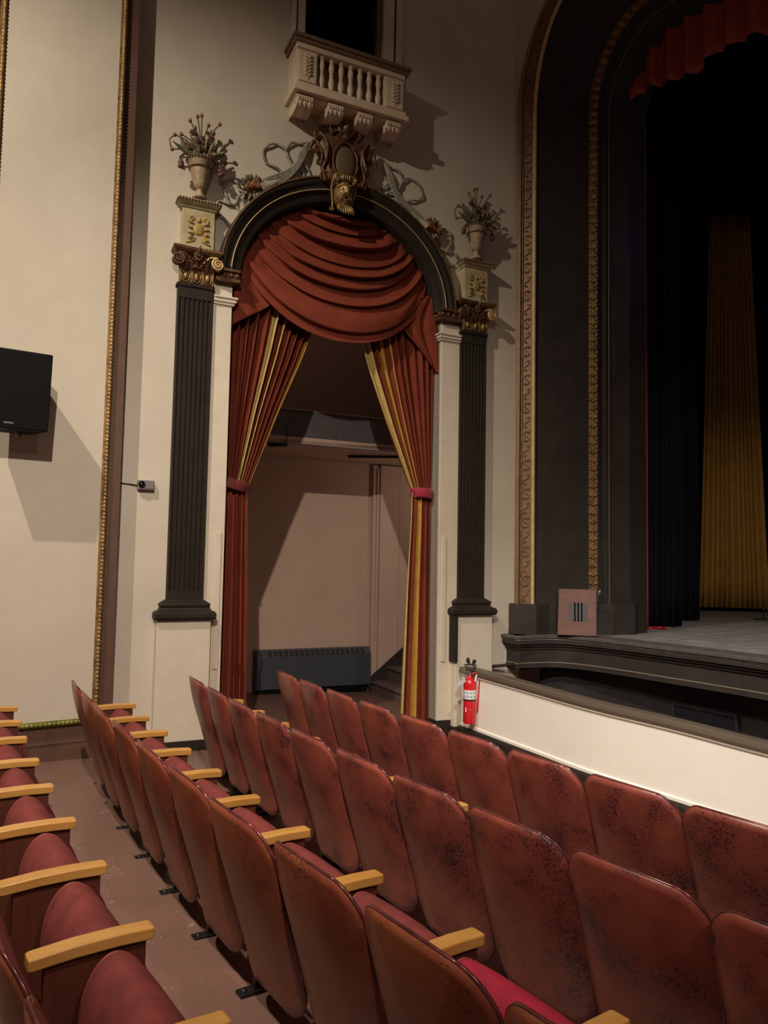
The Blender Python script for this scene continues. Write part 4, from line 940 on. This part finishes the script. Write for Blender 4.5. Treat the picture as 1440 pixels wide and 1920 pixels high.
mb = MB(); mb.add([(.03, -.06, .45), (.045, -.06, .52), (.06, -.06, .515), (.05, -.06, .44)], [(0, 1, 2, 3)]); mb.build('white_tag', WHITEL, fe, EF, solid=.002)
v = rayxy(882, 1253, 8.0); cp = Vector((v.x, v.y, v.z+EYE)); CF = Fr(cp.x, cp.y, 20, cp.z-.005)
cl_ = thing('clip_lamp', 'tiny black twin-head clip lamp standing on the rail cap', 'lamp', WORLD, (cp.x, -cp.y, cp.z))
mb = MB(); mb.lathe([(0, 0), (.055, 0), (.07, .045), (.066, .045), (.05, .01), (0, .01)], (0, 0, .0), 16); mb.build('clear_cup', mat('smoky_cup', (.12, .11, .10), .2), cl_, CF)
mb = MB(); mb.tube([(0, 0, .02), (-.02, 0, .07)], .012, 6); mb.blob((-.03, 0, .09), (.022, .02, .03), 8, 5); mb.tube([(.01, 0, .02), (.04, 0, .06)], .012, 6); mb.blob((.045, 0, .075), (.024, .02, .022), 8, 5); mb.build('heads', BLACKM, cl_, CF)

# ------------------------------------------------------------------ theatre seats
CC = Vector((26., 21., 0)); PITCH = .957
HW = .262
def shell_pt(u, v, off=0.):
    # v 0 bottom .. 1 top ; u -1..1 ; rear face, off forwards
    z = .135+.695*v
    y = .205*(1-v)**1.0*(.55+.45*(1-v))+.035*math.sin(PI*v)*(1-v)
    y += .055*abs(u)**2.6*(.6+.4*v)
    wv = .246+.018*sstep(v/.6)
    return wv*u, y+off, z
def outline(n=84):
    """closed outline in (u,v): rounded top corners, larger rounding at bottom"""
    pts = []
    W, H = .50, .64; rt_, rb = .10, .115
    cs = [((1, 1), rt_, 0), ((-1, 1), rt_, 90), ((-1, -1), rb, 180), ((1, -1), rb, 270)]
    for (sx, sz), r, a0 in cs:
        cx, cz = sx*(W/2-r), sz*(H/2-r)
        for k in range(n//4): a = R(a0+90*k/(n//4-1)); pts.append((cx+r*math.cos(a), cz+r*math.sin(a)))
    return [(x/(W/2), (z+H/2)/H) for x, z in pts]
OUT = outline()
def disk(mb, off_fn, rings=12, scale=1., smoothf=True):
    P = []
    for i in range(rings+1):
        r = 1-(i/rings)
        row = []
        for u, v in OUT:
            uu, vv = u*r*scale, .5+(v-.5)*r*scale; x, y, z = shell_pt(uu, vv); 
            if v > .5: z -= 0
            z += .026*(1-abs(uu)**2)*max(0, (vv-.7)/.3)**2
            row.append((x, y+off_fn(r, uu, vv), z))
        P.append(row)
    mb.grid(P, smoothf, True)
    return P
def make_seat(fab, shell, arm=True):
    root = bpy.data.objects.new('theatre_seat', None); COL.objects.link(root); root.empty_display_size = .1; MW[root.name] = Matrix()
    F0 = WORLD
    mb = MB(); Pa = disk(mb, lambda r, u, v: 0.); Pb = disk(mb, lambda r, u, v: .014); mb.grid([Pa[0], Pb[0]], True, True); bk = mb.build('backrest', shell, root)
    mb = MB(); ring_ = [Vector(p)+Vector((0, .007, 0)) for p in Pa[0]]; mb.tube(ring_+[ring_[0]], .0065, 6, cap=False); mb.build('edge_trim', TRIM, bk)
    mb = MB(); disk(mb, lambda r, u, v: .016+.052*(1-r**6)*(.7+.3*v), 10, .965); disk(mb, lambda r, u, v: .013, 2, .965); mb.build('back_cushion', fab, root)
    # folded seat pad: profile (y,z) swept in x
    prof = [(.235, .36), (.245, .46), (.275, .535), (.315, .572), (.355, .572), (.40, .54), (.45, .47), (.50, .39), (.515, .34), (.49, .30), (.40, .285), (.29, .30)]
    pr = [Vector((0, a+.04, b+.028)) for a, b in prof]; pr = smooth(pr+[pr[0]], 3)[:-1]; c = Vector((0, .41, .45)); rows = []
    for x, s in ((-.212, .0), (-.212, .80), (-.205, .92), (-.18, .985), (-.10, 1.02), (0, 1.03), (.10, 1.02), (.18, .985), (.205, .92), (.212, .80), (.212, 0)):
        rows.append([c+(p-c)*s+Vector((x, 0, 0)) for p in pr])
    mb = MB(); mb.grid(rows, True, True); sc = mb.build('seat_cushion', fab, root)
    for x in (-.205, .205):
        mb = MB(); q = [c+(p-c)*.925+Vector((x*1.003, 0, 0)) for p in pr]; mb.tube(q+[q[0]], .0045, 5, cap=False); mb.build('piping', PIPE, sc)
    if arm:
        X0 = -.268; mb = MB(); rows = []
        for y, t in ((.155, 0), (.156, .88), (.166, 1), (.28, 1.02), (.40, 1.02), (.497, 1), (.506, .9), (.507, 0)):
            zt = .600+.008*math.sin(PI*(y-.15)/.36); hw, hh = .030*t, .018*t; rows.append([Vector((X0+a*hw, y, zt+b*hh)) for a, b in ((-1, -.9), (-1, .75), (-.86, .98), (.86, .98), (1, .75), (1, -.9), (.9, -1), (-.9, -1))])
        mb.grid(rows, False, True); mb.build('armrest', MAPLE, root, bevel=.003)
        mb = MB(); mb.add([(X0+sx*.017, y, z) for sx in (-1, 1) for y, z in ((.20, .583), (.485, .583), (.485, .37), (.45, .22), (.28, .20), (.20, .30))], [(0, 1, 2, 3, 4, 5), (11, 10, 9, 8, 7, 6)]+[(i, i+6, (i+1) % 6+6, (i+1) % 6) for i in range(6)]); mb.build('side_panel', PANELW, root, bevel=.004)
        mb = MB(); mb.box(X0-.012, X0+.012, -.40, -.27, .03, .32); mb.box(X0-.028, X0+.028, -.42, -.20, 0.0, .022)
        for yy in (.225, .39): mb.lathe([(0, .034), (.012, .032), (.014, .02)], (X0, yy, 0), 8)
        mb.build('iron_standard', BLACKM, root)
    return root
def copy_tree(o, parent=None):
    c = o.copy(); COL.objects.link(c)
    if parent is not None: c.parent = parent
    for ch in [x for x in bpy.data.objects if x.parent == o]: copy_tree(ch, c)
    return c
protoA = make_seat(FAB, SHELL); protoB = make_seat(FAB, SHELL2); protoC = make_seat(FABB, SHELL2)
used = set()
ORD = ['first', 'second', 'third', 'fourth', 'fifth', 'sixth', 'seventh', 'eighth', 'ninth', 'tenth', 'eleventh']
def place(rad, th0, n, rowname, pick, look=None, PITCH=PITCH):
    for k in range(n):
        th_ = R(th0+PITCH*(k+.5)); er = Vector((math.cos(th_), math.sin(th_), 0)); p = CC+er*rad
        pr = pick(k); o = pr if pr.name not in used else copy_tree(pr); used.add(pr.name)
        zz = fl(p.x-er.x*.3, p.y-er.y*.3)-(.003*(n-k)-.004 if 31.5 < rad < 32.5 else 0)
        if rad < 31: zz = -.038*(.83*p.x+.56*p.y-2.43)-.008
        o.location = (p.x, p.y, zz); o.rotation_euler = (R(random.uniform(-.5, .5)), 0, th_+PI/2+R(random.uniform(-.6, .6)))
        d = look(k) if look else 'worn red-brown seat'
        tag(o, '%s, %s from the wall in %s' % (d, ORD[k], rowname), 'theatre seat', 'theatre seats in curved rows')
place(30.515, -152.12, 9, 'the front row', lambda k: protoA, None, .981)
place(31.355, -151.66, 10, 'the second row', lambda k: protoA, None, .948)
place(32.205, -151.87, 10, 'the third row', lambda k: protoC if k >= 8 else protoB, lambda k: 'veneer seat with crimson cushion' if k >= 8 else 'orange-worn veneer seat', .970)
place(33.06, -151.75, 9, 'the lower-left row', lambda k: protoB, lambda k: 'rose upholstered seat')
